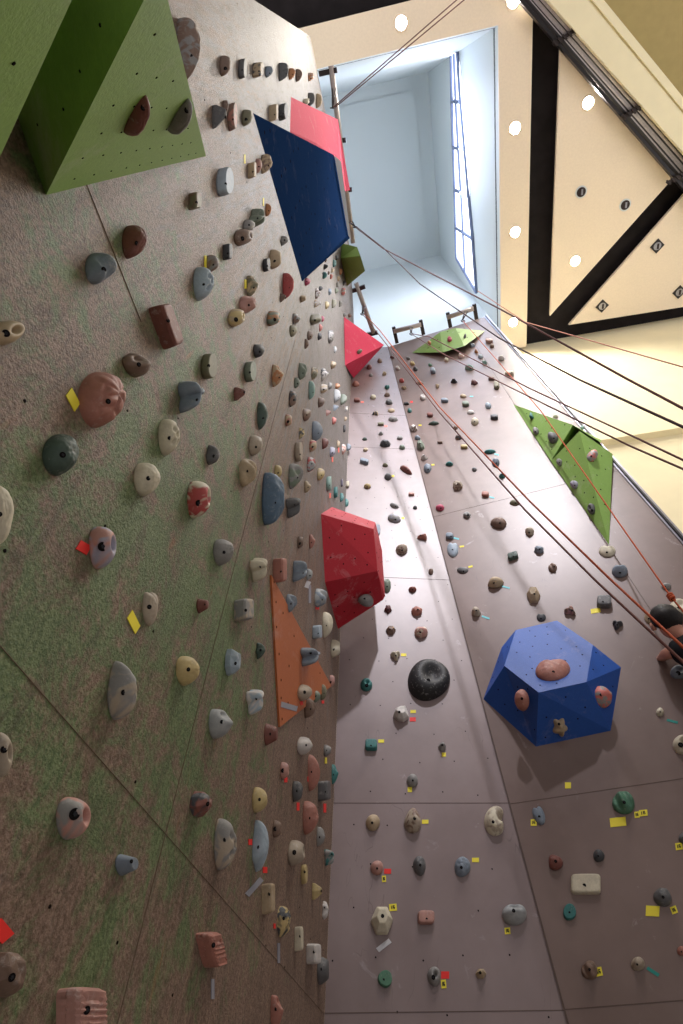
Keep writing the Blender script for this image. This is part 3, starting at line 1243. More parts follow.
def hold(x, y, w, h, kind, col, wall='L', ang=0, bolt=None, smallbolt=1.0):
    HN[0] += 1
    seed = HN[0]
    if isinstance(wall, Plane):
        pl, wn = wall, 'V'
    else:
        pl, wn = (left_plane(x - w * .3, y) if wall == 'L' else PLN[wall]), wall
    big_ = 3 if max(w, h) > 26 else 2 if max(w, h) > 17 else (1 if max(w, h) > 8.5 else 0)
    T_, Fc, smooth = template(kind, seed, big_)
    ca, sa = math.cos(math.radians(ang)), math.sin(math.radians(ang))
    cx, cy = x, y
    sx = sy = .85
    zf = 1.0
    for it in range(16):
        C = pl.hit(cx, cy)
        jx = (pl.hit(cx + ca, cy - sa) - pl.hit(cx - ca, cy + sa)) / 2
        jy = (pl.hit(cx - sa, cy - ca) - pl.hit(cx + sa, cy + ca)) / 2
        ex, ey = jx * (w / 2 * sx), jy * (h / 2 * sy)
        lx, ly = ex.length, ey.length
        if lx > 2.6 * ly:
            ex *= 2.6 * ly / lx
        if ly > 3.4 * lx:
            ey *= 3.4 * lx / ly
        g_ = min((ex.cross(ey).length) ** .5, 1.25 * min(ex.length, ey.length))
        nz = pl.n * g_ * zf
        P = [C + ex * a_ + ey * b_ + nz * c_ for a_, b_, c_ in T_]
        pr = [proj(p) for p in P]
        us = [(p[0] - x) * ca - (p[1] - y) * sa for p in pr]
        ws = [-(p[0] - x) * sa - (p[1] - y) * ca for p in pr]
        uc, wc = (max(us) + min(us)) / 2, (max(ws) + min(ws)) / 2
        wd, hg = max(us) - min(us), max(ws) - min(ws)
        if it == 15:
            break
        cx -= (uc * ca - wc * sa) * .9
        cy -= (-uc * sa - wc * ca) * .9
        sx = min(1.4, max(.12, sx * (w / wd) ** .7))
        sy = min(1.4, max(.12, sy * (h / hg) ** .7))
    o = mesh_obj('climbing_hold', P, Fc, mat_hold(col), smooth=smooth, origin=C)
    if kind in ('rock', 'hex', 'wedge', 'tri', 'block', 'ribbed', 'board') and max(w, h) > 8.5:
        b = o.modifiers.new('bevel', 'BEVEL')
        b.width = g_ * .06
        b.segments = 2
        b.limit_method = 'ANGLE'
    if max(w, h) > 7.5 and bolt != 0:
        bx, by = bolt if bolt else (.1, 0) if kind == 'pocket' else ((.2, .04) if wn == 'L' else (.04, .1))
        tx, ty = x + bx * w, y - by * h
        lim = (.10 * max(w, h) + 1.2) ** 2
        best, bd = None, 1e9
        for p_, q_, t_ in zip(P, pr, T_):
            if t_[2] < .12:
                continue
            d_ = (q_[0] - tx) ** 2 + (q_[1] - ty) ** 2
            sc_ = (p_ - CAM).length / (C - CAM).length if d_ < lim else 10 + d_
            if sc_ < bd:
                bd, best = sc_, p_
        if best is not None:
            # outward direction there: between the wall normal and the radial direction
            rad = (best - C)
            nn = (pl.n * .6 + rad.normalized() * .7 + (CAM - best).normalized() * .35).normalized()
            r_ = min(g_ * .13, .0075 if wn != 'L' else .0045) * smallbolt
            if kind in ('pocket', 'dish'):
                r_ *= 1.7  # bolt disc enlarged in hollows, its dark colour standing in for pit shade
            v, f = disc(best, nn, r_ * 1.25, 14, r_ * .12)
            u_ = nn.orthogonal().normalized()
            w_ = nn.cross(u_)
            ringp = [best + nn * r_ * .2 + (math.cos(k * math.pi / 3) * u_ + math.sin(k * math.pi / 3) * w_) * r_ * .55 for k in range(6)]
            v2, f2 = prism(ringp, nn * r_ * .18)
            v, f = merge([(v, f), (v2, f2)])
            mid_ = [0] * 16 + [1] * 8
            bo = mesh_obj('bolt', v, f, None, parent=o, origin=best, mats=[M['hole'], M['bolt']], midx=mid_)
    ENT.append(dict(o=o, base=colword(col) + ' ' + KW[kind] + ' hold', x=x, y=y, wall=wn, cat='climbing hold', w=w, h=h))
    return o


HL = """
188 51 25 75 fin grey+brown
225 66 11 21 pocket brown
242.5 69 9 21 slab darkgrey
258 70 11 16 block tan+charcoal
269 72 8 12 dome bluegrey
283.5 72 9.5 19 horn darkgrey
292 74 7 12 dome orange
299 75.5 6 13 fin brown
311 77 6 9 pocket orange+white
219 117 15 33 wedge darkgrey
225.5 108 6 16 fin brown
232.3 117 10 29 slab terracotta+brown
247 118 11 17 pocket olive
273.5 113 9.5 18 block tan
283 112 10 18 slab charcoal
311.5 99.5 6 14 fin darkgrey
306 102 7 7 horn cream
319 101 6 15 horn tan
225 182 18 30 slab paleblue
195 201 13 18 block olive+brown
252 170.5 9 17 block tan
258.7 166 7 15 long pink
266.7 164 11.5 20 fin brown+tan
268.5 210 6 13 dome orange
257 218 16 19 horn greengrey
249 226 12.5 13 dome grey
243.5 237.6 20 17 pocket brown
227.5 252 10 17 block charcoal
284.5 241 8.5 10 star grey
275.4 259.5 12 20 pocket tan
266.5 265 8 14 slab charcoal
212.5 264 13 18 fin brown+grey
203.7 284 21 34 dimple paleblue
252.5 286.5 12 22 scoop tan+olive
247.7 305 17 18 folded pink
236.4 318 17 18 pocket yellow+tan
288.3 286 11.5 26 fin red
283 298 6 12 wedge brown
273.6 318.5 14 15 pocket greengrey+orange
259 351 12 14 dome charcoal
307.5 282 6 8 dome magenta
303 299 6.5 7.5 horn tan
296.7 319 8 11.5 scoop brown+silver
293.4 331 8 12 bean olive
310.2 335.7 5.7 9.5 dome brown
306.7 344 4.3 10 fin brown
325.8 267 4.2 7.5 wedge charcoal
326 260 2.5 5 dome brown
334.6 263.5 3 8 horn teal
337 257.7 3.5 5 block charcoal
332.7 270.5 3 5 dome tan
325 275.5 5 7.5 star teal+bluegrey
329 273 2.4 4 dome brown
331.4 276.8 2.8 5.4 dome coral
341 271.7 3.3 6.5 dome orange
338.8 278.7 3 5 dome tan
337.6 284.9 3 5 block grey
344.4 283.3 3.3 5 dome darkgrey
337 291 4 5.4 scoop greengrey
343.4 292 4.6 8 horn coral+white
318 293.5 5.4 11 scoop white+brown
321 288.5 4 5 star charcoal
330 292 3 7 horn bluegrey
317.5 304 6.7 10.4 wedge tan+white
327.3 305.4 4 8 dome yellow
334.2 303.7 4 9 fin olive
341 304 4.2 6.5 scoop grey
315.8 319.5 11.6 11 pocket olive
323 319 3 6 dome magenta
321 327.8 3.6 7.7 scoop coral
345 315 3.5 4 dome grey
350 315.5 5 4.3 egg brown
319.8 336.6 4.3 7.6 cshape charcoal
331 337 6.2 13.3 bean grey+darkgrey
335.4 349.7 3.4 7.3 dome silver
333.4 365.2 5.8 8 star tan
302.7 371.5 8.7 17.5 folded greengrey
314.7 373.5 6.6 13 folded olive+tan
325 374.5 8 13 scoop white+charcoal
297 383 5.8 11 dome greengrey
312 390.4 6.7 19 fin mint
324 388.8 7 9.5 pocket tan+white
330.4 386 4 7.5 dome grey
337.8 386.3 5 6 dome orange
337.4 396 7 13.6 drop silver
343.7 399.5 6 11.3 fin greengrey
293 399 8 16.6 boulder brown+charcoal
321.4 402.6 6.8 10.2 fin brown
336 408 5.2 8.4 wedge bluegrey
346.4 408.8 3 5.4 block white+grey
328.4 413 4.8 8.4 wedge pink
306.8 415 8.7 12.5 bean brown
334.3 421 4.3 7.7 star coral
345.7 419 2.6 5 dome tan
344.4 428.7 2.5 7.7 slab black
288.5 420.5 7 12 pocket terracotta+tan
301.8 433.3 5.4 12 rock yellow+darkgrey
317.4 431.5 11 20.7 fin bluegrey
298.5 452 8.5 20 slab beige
313 446 7.2 12 pocket tan+red
325.4 443.7 6.7 11 fin rust
332.6 452 5.7 10 pocket lilac
338.5 444.5 3.4 8 dome tan
344 449.4 4.4 10.5 bean pink+white
349 447.3 4.4 7.5 star bluegrey
311.4 464.3 8.7 15 folded silver+red
321 474.4 7.6 12.6 dome yellow+tan
296 476.3 15 25.5 folded greengrey+grey
307.8 487 7 12 scoop tan
329 484 5.6 15.7 slab mint
335.8 492.4 4.3 11.6 slab teal
342 483 2.4 7.5 block purple
347.6 484 3.3 6.5 block cream
342 497.5 3.8 9 fin teal
347 503 3.4 8.8 long teal
166.5 325.5 24 45 block rust 20
136.5 364 26 26 scoop brown 30
209 366.4 17 26 slab olive
191.3 397.2 27 32 horn bluegrey
169 437.5 22 37 dimple cream
213 455 14 20 drop darkgrey
147 479.4 27 33.5 dome cream
199 499.7 24 37.5 pocket red+cream
102 400 48 56 boulder terracotta
60.5 455 37 42 dome darkgreen
1 515 26 60 long cream
101 268.5 32 32 folded bluegrey
134.5 242 25 34 fin rust
6 332 42 24 pocket tan 20
102.5 548 28 43 pocket lilac+pink
150.3 609 16 34 bean beige
202.5 606 12.5 15 cone rust
223.5 552.5 21 27 dome grey
244 610 20 23 block grey+beige
258.5 570 18 24.5 horn cream
280 570.5 14 25 block terracotta
300.4 571.4 16 21.6 horn bluegrey
309.4 574.6 6.5 11.5 dome silver
291.6 603.5 11.5 19 folded bluegrey
321 598 13 19 folded bluegrey+silver
327.7 625 10.6 26 shell cream
317.3 632 10 14 block paleblue
335.5 648.6 9.7 18 pocket cream
260.5 651 10 17 star darkgreen
300.4 542.5 6.2 12.3 pocket brown
312.3 541.6 6.3 14.6 scoop terracotta
248 473 18 28 folded tan
255.6 445.8 14 21 dome beige
278.2 472 7.6 14 dome yellow
273.2 499 23 53 fin blue
293.2 508 15.3 20.7 horn darkgrey
250 371.8 13 21 slab greengrey
277.8 375.7 12 22.3 scoop orange+tan
239.4 394 12 18.5 wedge rust
262.6 416 11 28 long darkgreen
187.7 671 24 30 dome yellow
232.8 662.5 17 28 rock paleblue
254.8 702.4 18 26 horn paleblue+white
220.8 724 24.6 30 scoop silver
122 690.5 30 59 drop beige+grey
2 755 22 46 pocket beige
73.4 818.4 35 43 pocket pink+grey
126.8 865 23.5 22 cone bluegrey
8 975 38 47 rock brown
82 1014 52 54 ribbed pink
225.5 844.5 23 52 dimple beige+grey
260.5 846 17 52 fish paleblue
200.5 804.5 23 27 rock rust+charcoal
259.8 800 15.5 26 dome yellow
277 829 9 17.6 pocket brown
296.2 853 17.3 25.7 pocket beige
310.6 818 16 34 egg terracotta
320.7 836.6 8.5 20 drop grey
329.2 857.5 10 16.5 horn teal+grey
304.2 874.4 7 20 slab yellow
316.9 891.6 10.3 23.6 wedge yellow
325.5 910.5 6.2 19 star white
268.4 899 13.5 31.5 block tan
284 922 14 32 boulder yellow+charcoal
299 939 9 25 block cream
313.8 954 14.6 21 block white
323 971 12 28.5 cshape darkgrey
212 949 26 38 ribbed terracotta 14
277 1013 13 36 scoop terracotta
271 734.6 14 22.7 cone rust
304.8 746 15.4 18.6 dome white
327.5 750.7 7.6 11.7 fin grey
284.5 770.6 9 17.3 pocket pink
314 773 12.4 36.6 egg terracotta
335 774.4 7 20 scoop teal
324.4 791 13 20.8 block darkgrey
297.6 791.5 11 21 fin darkgrey
332.2 681 5.4 12 pocket pink
310 708 11.7 20 fin brown
317 696.5 7 12 dome greengrey
323.6 692.3 6.6 16 fin olive
"""
HNR = """
N 379.8 360.6 5 5 dome brown
N 369.3 367 5.3 5.4 dome rust
N 370.7 375 4 3.6 dome grey
N 384.4 373.4 4.4 4.7 horn tan
N 355.8 383.8 7.3 6 egg terracotta
N 387 387.3 5 4.7 horn teal
N 387 394.6 6 4.7 dome brown
N 389 402 7.3 6 pocket darkgrey
N 373 397 6 5.4 pocket cream
N 357 400 6 4.7 block rust
N 375.3 413.3 6 4.7 horn tan+charcoal
N 391.2 410.5 7.3 4.4 bean tan
N 393.2 418.9 9.8 5.9 long grey
N 380.8 424 6.3 4 block olive
N 380.7 433.3 5.9 4 wedge grey
N 364.5 439 5 3.5 dome darkgreen
N 365.5 449.7 4.7 4.4 pocket tan
N 364.4 461.2 9.2 6 block bluegrey -15
N 385.2 443.4 11.3 8 rock charcoal
N 399.7 437.8 6 4.8 pocket grey
N 402 447.3 6 5.4 rock greengrey
N 385.2 465 5.4 4.4 dome olive
N 387.9 476.7 7.3 7.2 scoop darkgrey
N 367.4 486.2 7.3 5.7 scoop yellow+brown
N 406.6 469.8 14 6.5 drop rust -28
N 411.4 494 5.7 4 block pink
N 415 507.5 4.4 4.2 dome charcoal
N 394.5 505.6 9.5 5.5 long grey -20
N 394.5 518.3 13.5 9 long grey+lilac -12
N 421.9 536.9 10 7 horn terracotta
N 401.6 549.5 12 11 scoop beige+brown
N 430.8 571.6 5 7 dome brown
N 412.5 589.6 8.2 6.3 scoop rust
N 387 586 8 14 scoop greengrey
N 377.9 530 5 13 slab bluegrey
N 388 609.5 7.8 8.8 star maroon
N 416.7 610.9 11.3 10.3 rock terracotta
N 390.6 630.2 10.3 9.2 hex brown
N 421 632.6 13.5 11.9 scoop pink+cream
N 395.2 656 9.8 10.3 horn cream
N 366.4 684.8 11.9 13.7 pocket teal
N 400.8 714 15.8 17 rock white
N 428.9 680 42.4 42 dish black
N 371.3 744.9 12 12.5 block teal
N 442 746.8 9.7 11 tri grey
N 412.2 780.7 11.4 13.8 dome grey
N 372.8 822.9 14.3 17 dome tan
N 412.5 820.7 17.6 25.7 drop beige+brown
N 462.5 866.8 16 20.5 boulder bluegrey
N 376.7 868 13 15 dome pink
N 419.4 866 12.5 20 dome darkgrey
N 381.6 921 23 28.6 hex cream
N 425.9 917.6 17 14.5 block pink
N 384.8 979 14.5 18 slab green
N 434 976.6 13.4 20 pocket grey
N 480.9 973.8 13.4 13 wedge tan
N 493.8 821 19.5 30.3 cshape cream+beige
N 514.2 915 25 21.5 scoop silver
R 539.1 816 11.6 19 bean bluegrey 20
R 555 862.3 15.2 16.7 drop rust 35
R 623.4 802.8 22.5 23.4 folded green
R 599 855.7 11.4 13 dome charcoal
R 585.8 884.2 30 21 board cream
R 569.6 912 13 17.2 slab teal
R 662.6 897.8 17.6 20 dome darkgrey 30
R 589.4 970.2 16.5 19.5 folded brown
R 637.9 963.9 14.4 14.6 cone beige
R 682 951 10 10 dome terracotta
R 685 838 13 13 dome darkgrey
R 682 744.6 19 20 pocket cream
R 679 672 18 14 dish bluegrey
R 660 712 8 9 dome cream
R 604 601.7 14.6 14 block darkgrey
R 617.7 625 10.7 10 horn charcoal
R 648.7 618.4 9.2 11 folded tan
R 666.2 586.5 10 7.2 dome grey
R 679 607 19 17 dish cream
R 607.2 551.6 17 11.8 bean cream
R 619.7 571.4 16 13.3 scoop bluegrey
R 570 610.6 11.8 10 horn brown+pink
R 440 507.6 8.6 6.8 dome magenta
R 467 515 7.6 6.7 pocket grey
R 498.5 523 16.4 11.8 boulder brown
R 514.5 502.5 10 6 long olive
R 449.7 535.9 8 7 block bluegrey
R 452.8 550.2 11.4 14.8 bean paleblue
R 462.7 570.4 11.4 6.5 bean darkgrey
R 495.4 582.5 16.6 12 drop tan 15
R 512.8 556 10.5 8.5 ribbed darkgreen 20
R 538.7 549.8 10 8.2 rock bluegrey
R 529.6 531.7 9 9 scoop beige
R 552.6 567.7 9 10 folded brown
R 533.7 595.1 14 16.4 hex tan
R 541.3 617.8 9.5 8 bean charcoal
R 476.3 611.8 10 10.5 cone beige
R 455.6 427.2 4.4 5 dome brown
R 458.5 437 7 5.6 rock charcoal+brown
R 464.2 446.6 7 4.4 block yellow
R 440 442 5.4 3.4 block brown
R 449.3 463.7 7.8 4.8 drop teal
R 474.4 469.5 4.8 4.8 dome darkgrey
R 457.8 485.5 10.2 10 rock beige+brown
R 485.3 494.3 7.2 6 block terracotta
R 490 451.4 11.7 5 fish teal
R 495.7 462.6 7.8 9 scoop bluegrey
R 502 475.9 7.8 5 wedge teal
R 474.9 421.5 7.8 8.3 dome cream
R 470.8 412.3 7.6 4.7 long white
R 494.3 417 7.6 5.9 block charcoal
R 422.9 397.5 6 6.5 pocket white
R 430 414.7 6 5 block rust
R 433.7 423.2 10.5 4.4 fish darkgreen
R 444.7 400.2 7.4 5 block bluegrey
R 463.3 396 6.8 4.3 long tan
R 465.6 403.8 7.2 6 block greengrey
R 414 428 8 8 rock white+brown
R 417.6 437.7 6 5 dome bluegrey
R 420.9 444.8 8 11.3 rock greengrey
R 424.4 457.3 8.2 5.4 tri white
R 427.6 468.3 7.8 9.7 boulder bluegrey
R 392.2 357.2 4.4 3.2 dome maroon
R 408.4 358 4.2 3.5 pocket grey
R 412.5 363.3 5 4.6 pocket yellow
R 415.4 368.8 4.6 5 dome charcoal
R 397.7 368 4.6 4.6 pocket white
R 401.7 380.4 5 5 dome red
R 404 387.9 5.5 4 horn tan
R 419.6 383 8 3.8 bean brown
R 430.2 364.9 4 3.6 dome green
R 432.9 370.6 5.3 6.9 block bluegrey
R 437.4 386.2 4 5 horn tan
R 446.5 359.7 4.8 4.6 pocket cream
R 406.4 403.5 5.2 3 block black
R 409.7 410.5 4.5 5 dome teal
R 472.4 345.4 5.5 4.4 horn paleblue
R 476.3 351 4.7 4.3 wedge orange
R 480.5 356.4 5 4.8 pocket paleblue
R 484.6 362.7 5 5 horn mint
R 461.3 355.7 6.2 6.2 dome white+pink
R 469.4 367.4 9 6.2 scoop mint
R 454 381 8 5 tri black
R 474.5 382.4 7 6.3 star maroon
R 491.4 378.3 6 4.7 block brown
R 496.6 385.5 5.5 8.5 block olive
R 489.2 340.9 7.6 5 block pink+white
R 492 346 4.7 4.3 dome brown
R 501.4 358 6.4 6 scoop white
R 509.3 373 9.4 6 block cream
R 488.4 405.7 6.2 7.3 star paleblue
R 583 428 5.5 5 dome mint
R 555.5 416.3 5 4 dome cream
"""
for ln in HL.strip().splitlines():
    q = ln.split()
    hold(*map(float, q[:4]), q[4], q[5], 'L', float(q[6]) if len(q) > 6 else 0)
for ln in HNR.strip().splitlines():
    q = ln.split()
    hold(*map(float, q[1:5]), q[5], q[6], q[0], float(q[7]) if len(q) > 7 else 0)
# holds bolted to the volumes
FG1 = plane3(G1a, G1b, G1e)
FR7 = plane3(RED[0], RED[1], RED[2])
FP6 = plane3(A6, ap, B6)
VH = [(140, 117, 19, 44, 'long', 'rust', FG1, -30, 'large green volume'), (183, 118, 17, 39, 'long', 'grey', FG1, -33, 'large green volume'),
      (310.3, 657, 19.5, 19, 'horn', 'bluegrey', OR, 0, 'orange panel'), (304.7, 692.8, 14.6, 17, 'dome', 'beige', OR, 0, 'orange panel'),
      (365.8, 600.5, 15.5, 13, 'boulder', 'grey', FR7, 0, 'big red volume'), (359.5, 351.6, 5.6, 5.1, 'dome', 'olive', FP6, 0, 'corner rose volume'),
      (429.4, 342.7, 4, 5, 'dome', 'orange', plane3(TG[0], TG[1], TG[2]), 0, 'top green volume'),
      (449.7, 339.2, 4.8, 6.3, 'pocket', 'magenta', plane3(TG[1], TG[2], TG[3]), 0, 'top green volume'),
      (464.9, 336, 3.5, 5, 'wedge', 'darkgrey', plane3(TG[3], TG[4], TG[5]), 0, 'top green volume'),
      (531.3, 416, 4.8, 7.2, 'horn', 'teal', plane3(*GW), 0, 'wing-shaped green volume'),
      (535.9, 431, 6.3, 8, 'dome', 'grey', plane3(*GW), 0, 'wing-shaped green volume'),
      (553, 437.8, 10.8, 12, 'dome', 'darkgrey', plane3(*GW), 0, 'wing-shaped green volume'),
      (559.2, 462.5, 6, 8.2, 'dome', 'grey', plane3(GK[0], GK[1], GK[2]), 0, 'kite-shaped green volume'),
      (574, 484.8, 8.2, 8.6, 'dome', 'lilac', plane3(GK[0], GK[1], GK[2]), 0, 'kite-shaped green volume'),
      (591.2, 509, 8, 11.4, 'pocket', 'darkgrey', plane3(GK[0], GK[1], GK[2]), 0, 'kite-shaped green volume'),
      (592.3, 455.7, 11.4, 12.4, 'dome', 'grey+coral', plane3(GK[0], GK[2], GK[3]), 0, 'kite-shaped green volume'),
      (552.7, 669.8, 35, 22, 'bean', 'terracotta', plane3(Bv[8], Bv[9], Bv[1]), 8, 'blue volume'),
      (521.9, 700.2, 14.8, 22, 'dome', 'terracotta', plane3(Bv[8], Bv[9], Bv[6]), 0, 'blue volume'),
      (559.5, 726, 16.4, 22, 'star', 'tan', plane3(Bv[9], Bv[10], Bv[5]), 0, 'blue volume'),
      (603.6, 696, 17.3, 23.7, 'egg', 'coral+grey', plane3(Bv[2], Bv[10], Bv[4]), 20, 'blue volume')]
for x, y, w, h, kd, cl, pl, an, vn in VH:
    hold(x, y, w, h, kd, cl, pl, an)
    ENT[-1]['on'] = vn

# past 300 of a kind: the smallest ones, a few pixels each, become one object
HO = sorted([e_ for e_ in ENT if 'on' not in e_], key=lambda e_: -e_['w'] * e_['h'])
tiny = HO[300 - sum(1 for e_ in ENT if 'on' in e_):]
if tiny:
    V, Fc, mid, mats = [], [], [], []
    for e_ in tiny:
        o = e_['o']
        m_ = o.data.materials[0]
        if m_ not in mats:
            mats.append(m_)
        k = len(V)
        V += [v_.co + o.location for v_ in o.data.vertices]
        for p_ in o.data.polygons:
            Fc.append([i + k for i in p_.vertices])
            mid.append(mats.index(m_))
        for ch in list(o.children):
            bpy.data.objects.remove(ch)
        bpy.data.objects.remove(o)
        ENT.remove(e_)
    o = mesh_obj('climbing_holds', V, Fc, None, smooth=True, mats=mats, midx=mid)
    o['kind'] = 'stuff'
    tag(o, 'tiny far-off holds scattered near the tops of the three climbing walls', 'climbing hold')

# ------------------------------------------------------------------ tapes
TP = """
L 73.3 399.5 14 24 yellow q
L 134 622 13 24 yellow q
L 205.7 262 2.2 13 yellow
L 245.7 284 2 9 yellow
L 263.6 202 1.2 8 yellow
L 245 159 1.6 9 yellow
L 326 760.5 2 6 yellow
L 84 547.5 10 12 red 60
L 2 931 16 20 red 40
L 317.5 608 3.5 3 red
L 250.5 842 3.4 6 red
L 265.3 870 4.2 6 red
L 286 779.8 3 5 red
L 309 779 2.6 5 red
L 298.3 806.5 2.6 8 red
L 325 808 2.6 9 red
L 323 702 2.4 3 red
L 274.8 926 2 5 red
L 332.6 459.5 1.6 5 coral
L 338.8 450 1.4 5 coral
L 330.2 495.5 1.6 5 coral
L 254.6 887 5 22 silver -42
L 213 989 3 20 silver
L 279 953 2.4 20 silver
L 310 594 2.4 18 silver
L 307.8 584.5 4.4 7 white -20
N 403.6 654.7 5.4 2.8 yellow
N 413.2 711.5 5.6 3 yellow
N 412.8 719.3 6 4 red
N 381.2 741 5.8 3.2 yellow
N 443.9 754.5 4 4 yellow -
N 409.8 789.6 4.4 5 yellow -
N 425.2 821.7 6.6 4 yellow
N 475.5 859.9 7 4.4 yellow
N 387.6 871.2 7 5 red
N 384 878.8 4 6.4 yellow 3 m
N 393 907.3 7.6 7 yellow 5 m
N 445.2 975 8 7.2 red
N 443.7 984 5 8.6 yellow 5 m
N 383.8 945.3 16 5 white 38
N 507.5 930.8 5.6 6.6 yellow 5 m
N 393 476 2.6 2 yellow
N 403 518 3 2 yellow
N 388 560 3.4 1.8 white
N 362.2 402 3 1.6 coral
N 385.8 426 3 1.6 coral
R 533.7 822.5 6 6.4 yellow 0 m
R 568 785.3 6 6 yellow -
R 652.6 911 13.6 10.4 yellow -3
R 674 909.9 6 7.6 yellow 20 m
R 598.9 971.6 6.6 9 yellow 12 m
R 653 971.6 14 3.4 teal -33
R 618 821.9 16 9 yellow 6
R 637 814.6 5.2 6.2 yellow 6 m
R 643.3 812.9 8.4 6.2 yellow 6 m
R 679 846.3 7 7 yellow 8 m
R 595.6 610.6 9.6 4.6 yellow 10
R 672.4 721.2 11.4 2.4 teal -14
R 456.3 538.4 5.4 1.6 cyan -14
R 505.9 587.2 7.6 1.6 cyan -14
R 485.6 617.4 8 1.8 cyan -18
R 461.8 546.4 4.2 1.6 yellow 8
R 470.5 566.6 4.4 1.8 yellow 12
R 496.6 454.4 4.6 1.4 cyan -14
R 491.8 497.4 5 1.4 cyan -14
R 411.5 401.8 2.4 1.8 red
R 420 425.2 3 1.2 yellow
R 433 464.7 3 1.4 yellow
R 471.5 396.3 3.6 1 cyan
"""
for ln in TP.strip().splitlines():
    q = ln.split()
    wn = q[0]
    x, y, w, h = map(float, q[1:5])
    col = q[5]
    ang = 0
    if len(q) > 6 and q[6] not in 'q-m':
        ang = float(q[6])
    mk = 'm' in q[6:]
    pl = left_plane(x, y) if wn == 'L' else PLN[wn]
    if len(q) > 6 and q[6] == 'q':
        px = [(x - w / 2, y - h * .16), (x - w * .1, y - h / 2), (x + w / 2, y + h * .16), (x + w * .12, y + h / 2)]
    else:
        ca, sa = math.cos(math.radians(ang)), math.sin(math.radians(ang))
        px = [(x + a * w / 2 * ca + b * h / 2 * sa, y - a * w / 2 * sa + b * h / 2 * ca) for a, b in ((-1, -1), (1, -1), (1, 1), (-1, 1))]
    P = [pl.hit(a, b, .0022) for a, b in px]
    c = sum(P, Vector()) / 4
    v, f = prism(P, -pl.n * .0018)
    o = mesh_obj('route_tape', v, f, M[col + 'tape'], origin=c)
    if mk:
        st = []
        for t0, t1 in (((.3, .25), (.3, .75)), ((.5, .25), (.5, .7)), ((.5, .3), (.72, .3)), ((.5, .5), (.72, .52)), ((.72, .5), (.66, .75))):
            pts = []
            for tu, tv in (t0, t1):
                top = P[0].lerp(P[1], tu)
                bot = P[3].lerp(P[2], tu)
                pts.append(top.lerp(bot, tv) + pl.n * .0008)
            d = (pts[1] - pts[0]).normalized()
            s_ = pl.n.cross(d) * .0022
            st.append(prism([pts[0] - s_, pts[0] + s_, pts[1] + s_, pts[1] - s_], pl.n * .0006))
        v, f = merge(st)
        mesh_obj('pen_mark', v, f, M['ink'], parent=o, origin=c)
    shp = 'square' if .7 < w / h < 1.3 else ('strip' if True else '')
    ENT.append(dict(o=o, base=col + ' tape ' + ('square' if .7 < w / h < 1.3 else 'strip') + (' with pen marks' if mk else ''), x=x, y=y, wall=wn, cat='tape', w=w, h=h))
P = [OR.hit(x, y, .002) for x, y in ((281.5, 701.5), (298, 706.5), (296.5, 711.5), (281, 707))]
v, f = prism(P, -OR.n * .0018)
o = mesh_obj('route_tape', v, f, M['silvertape'], origin=P[0])
tag(o, 'silver tape strip stuck across the bottom of the orange panel', 'tape')
P = [OR.hit(x, y, .002) for x, y in ((300, 702), (302.5, 701), (303.5, 704.5), (301, 705.5))]
v, f = prism(P, -OR.n * .0018)
o = mesh_obj('route_tape', v, f, M['redtape'], origin=P[0])
tag(o, 'tiny red tape on the orange panel below its beige hold', 'tape')

# ------------------------------------------------------------------ labels
WALLN = dict(L='left wall', N='centre wall', R='right wall', V='')
GRP = dict(L='holds on the left wall', N='holds on the narrow centre wall', R='holds on the right wall', V='holds bolted to the volumes')


def direction(ax, ay, bx, by):
    """where b is, seen from a"""
    dx, dy = bx - ax, by - ay
    if abs(dx) > abs(dy) * 2.2:
        return 'right of' if dx > 0 else 'left of'
    if abs(dy) > abs(dx) * 2.2:
        return 'below' if dy > 0 else 'above'
    return ('below and ' if dy > 0 else 'above and ') + ('right of' if dx > 0 else 'left of')


def sector(ax, ay, bx, by):
    return direction(ax, ay, bx, by)


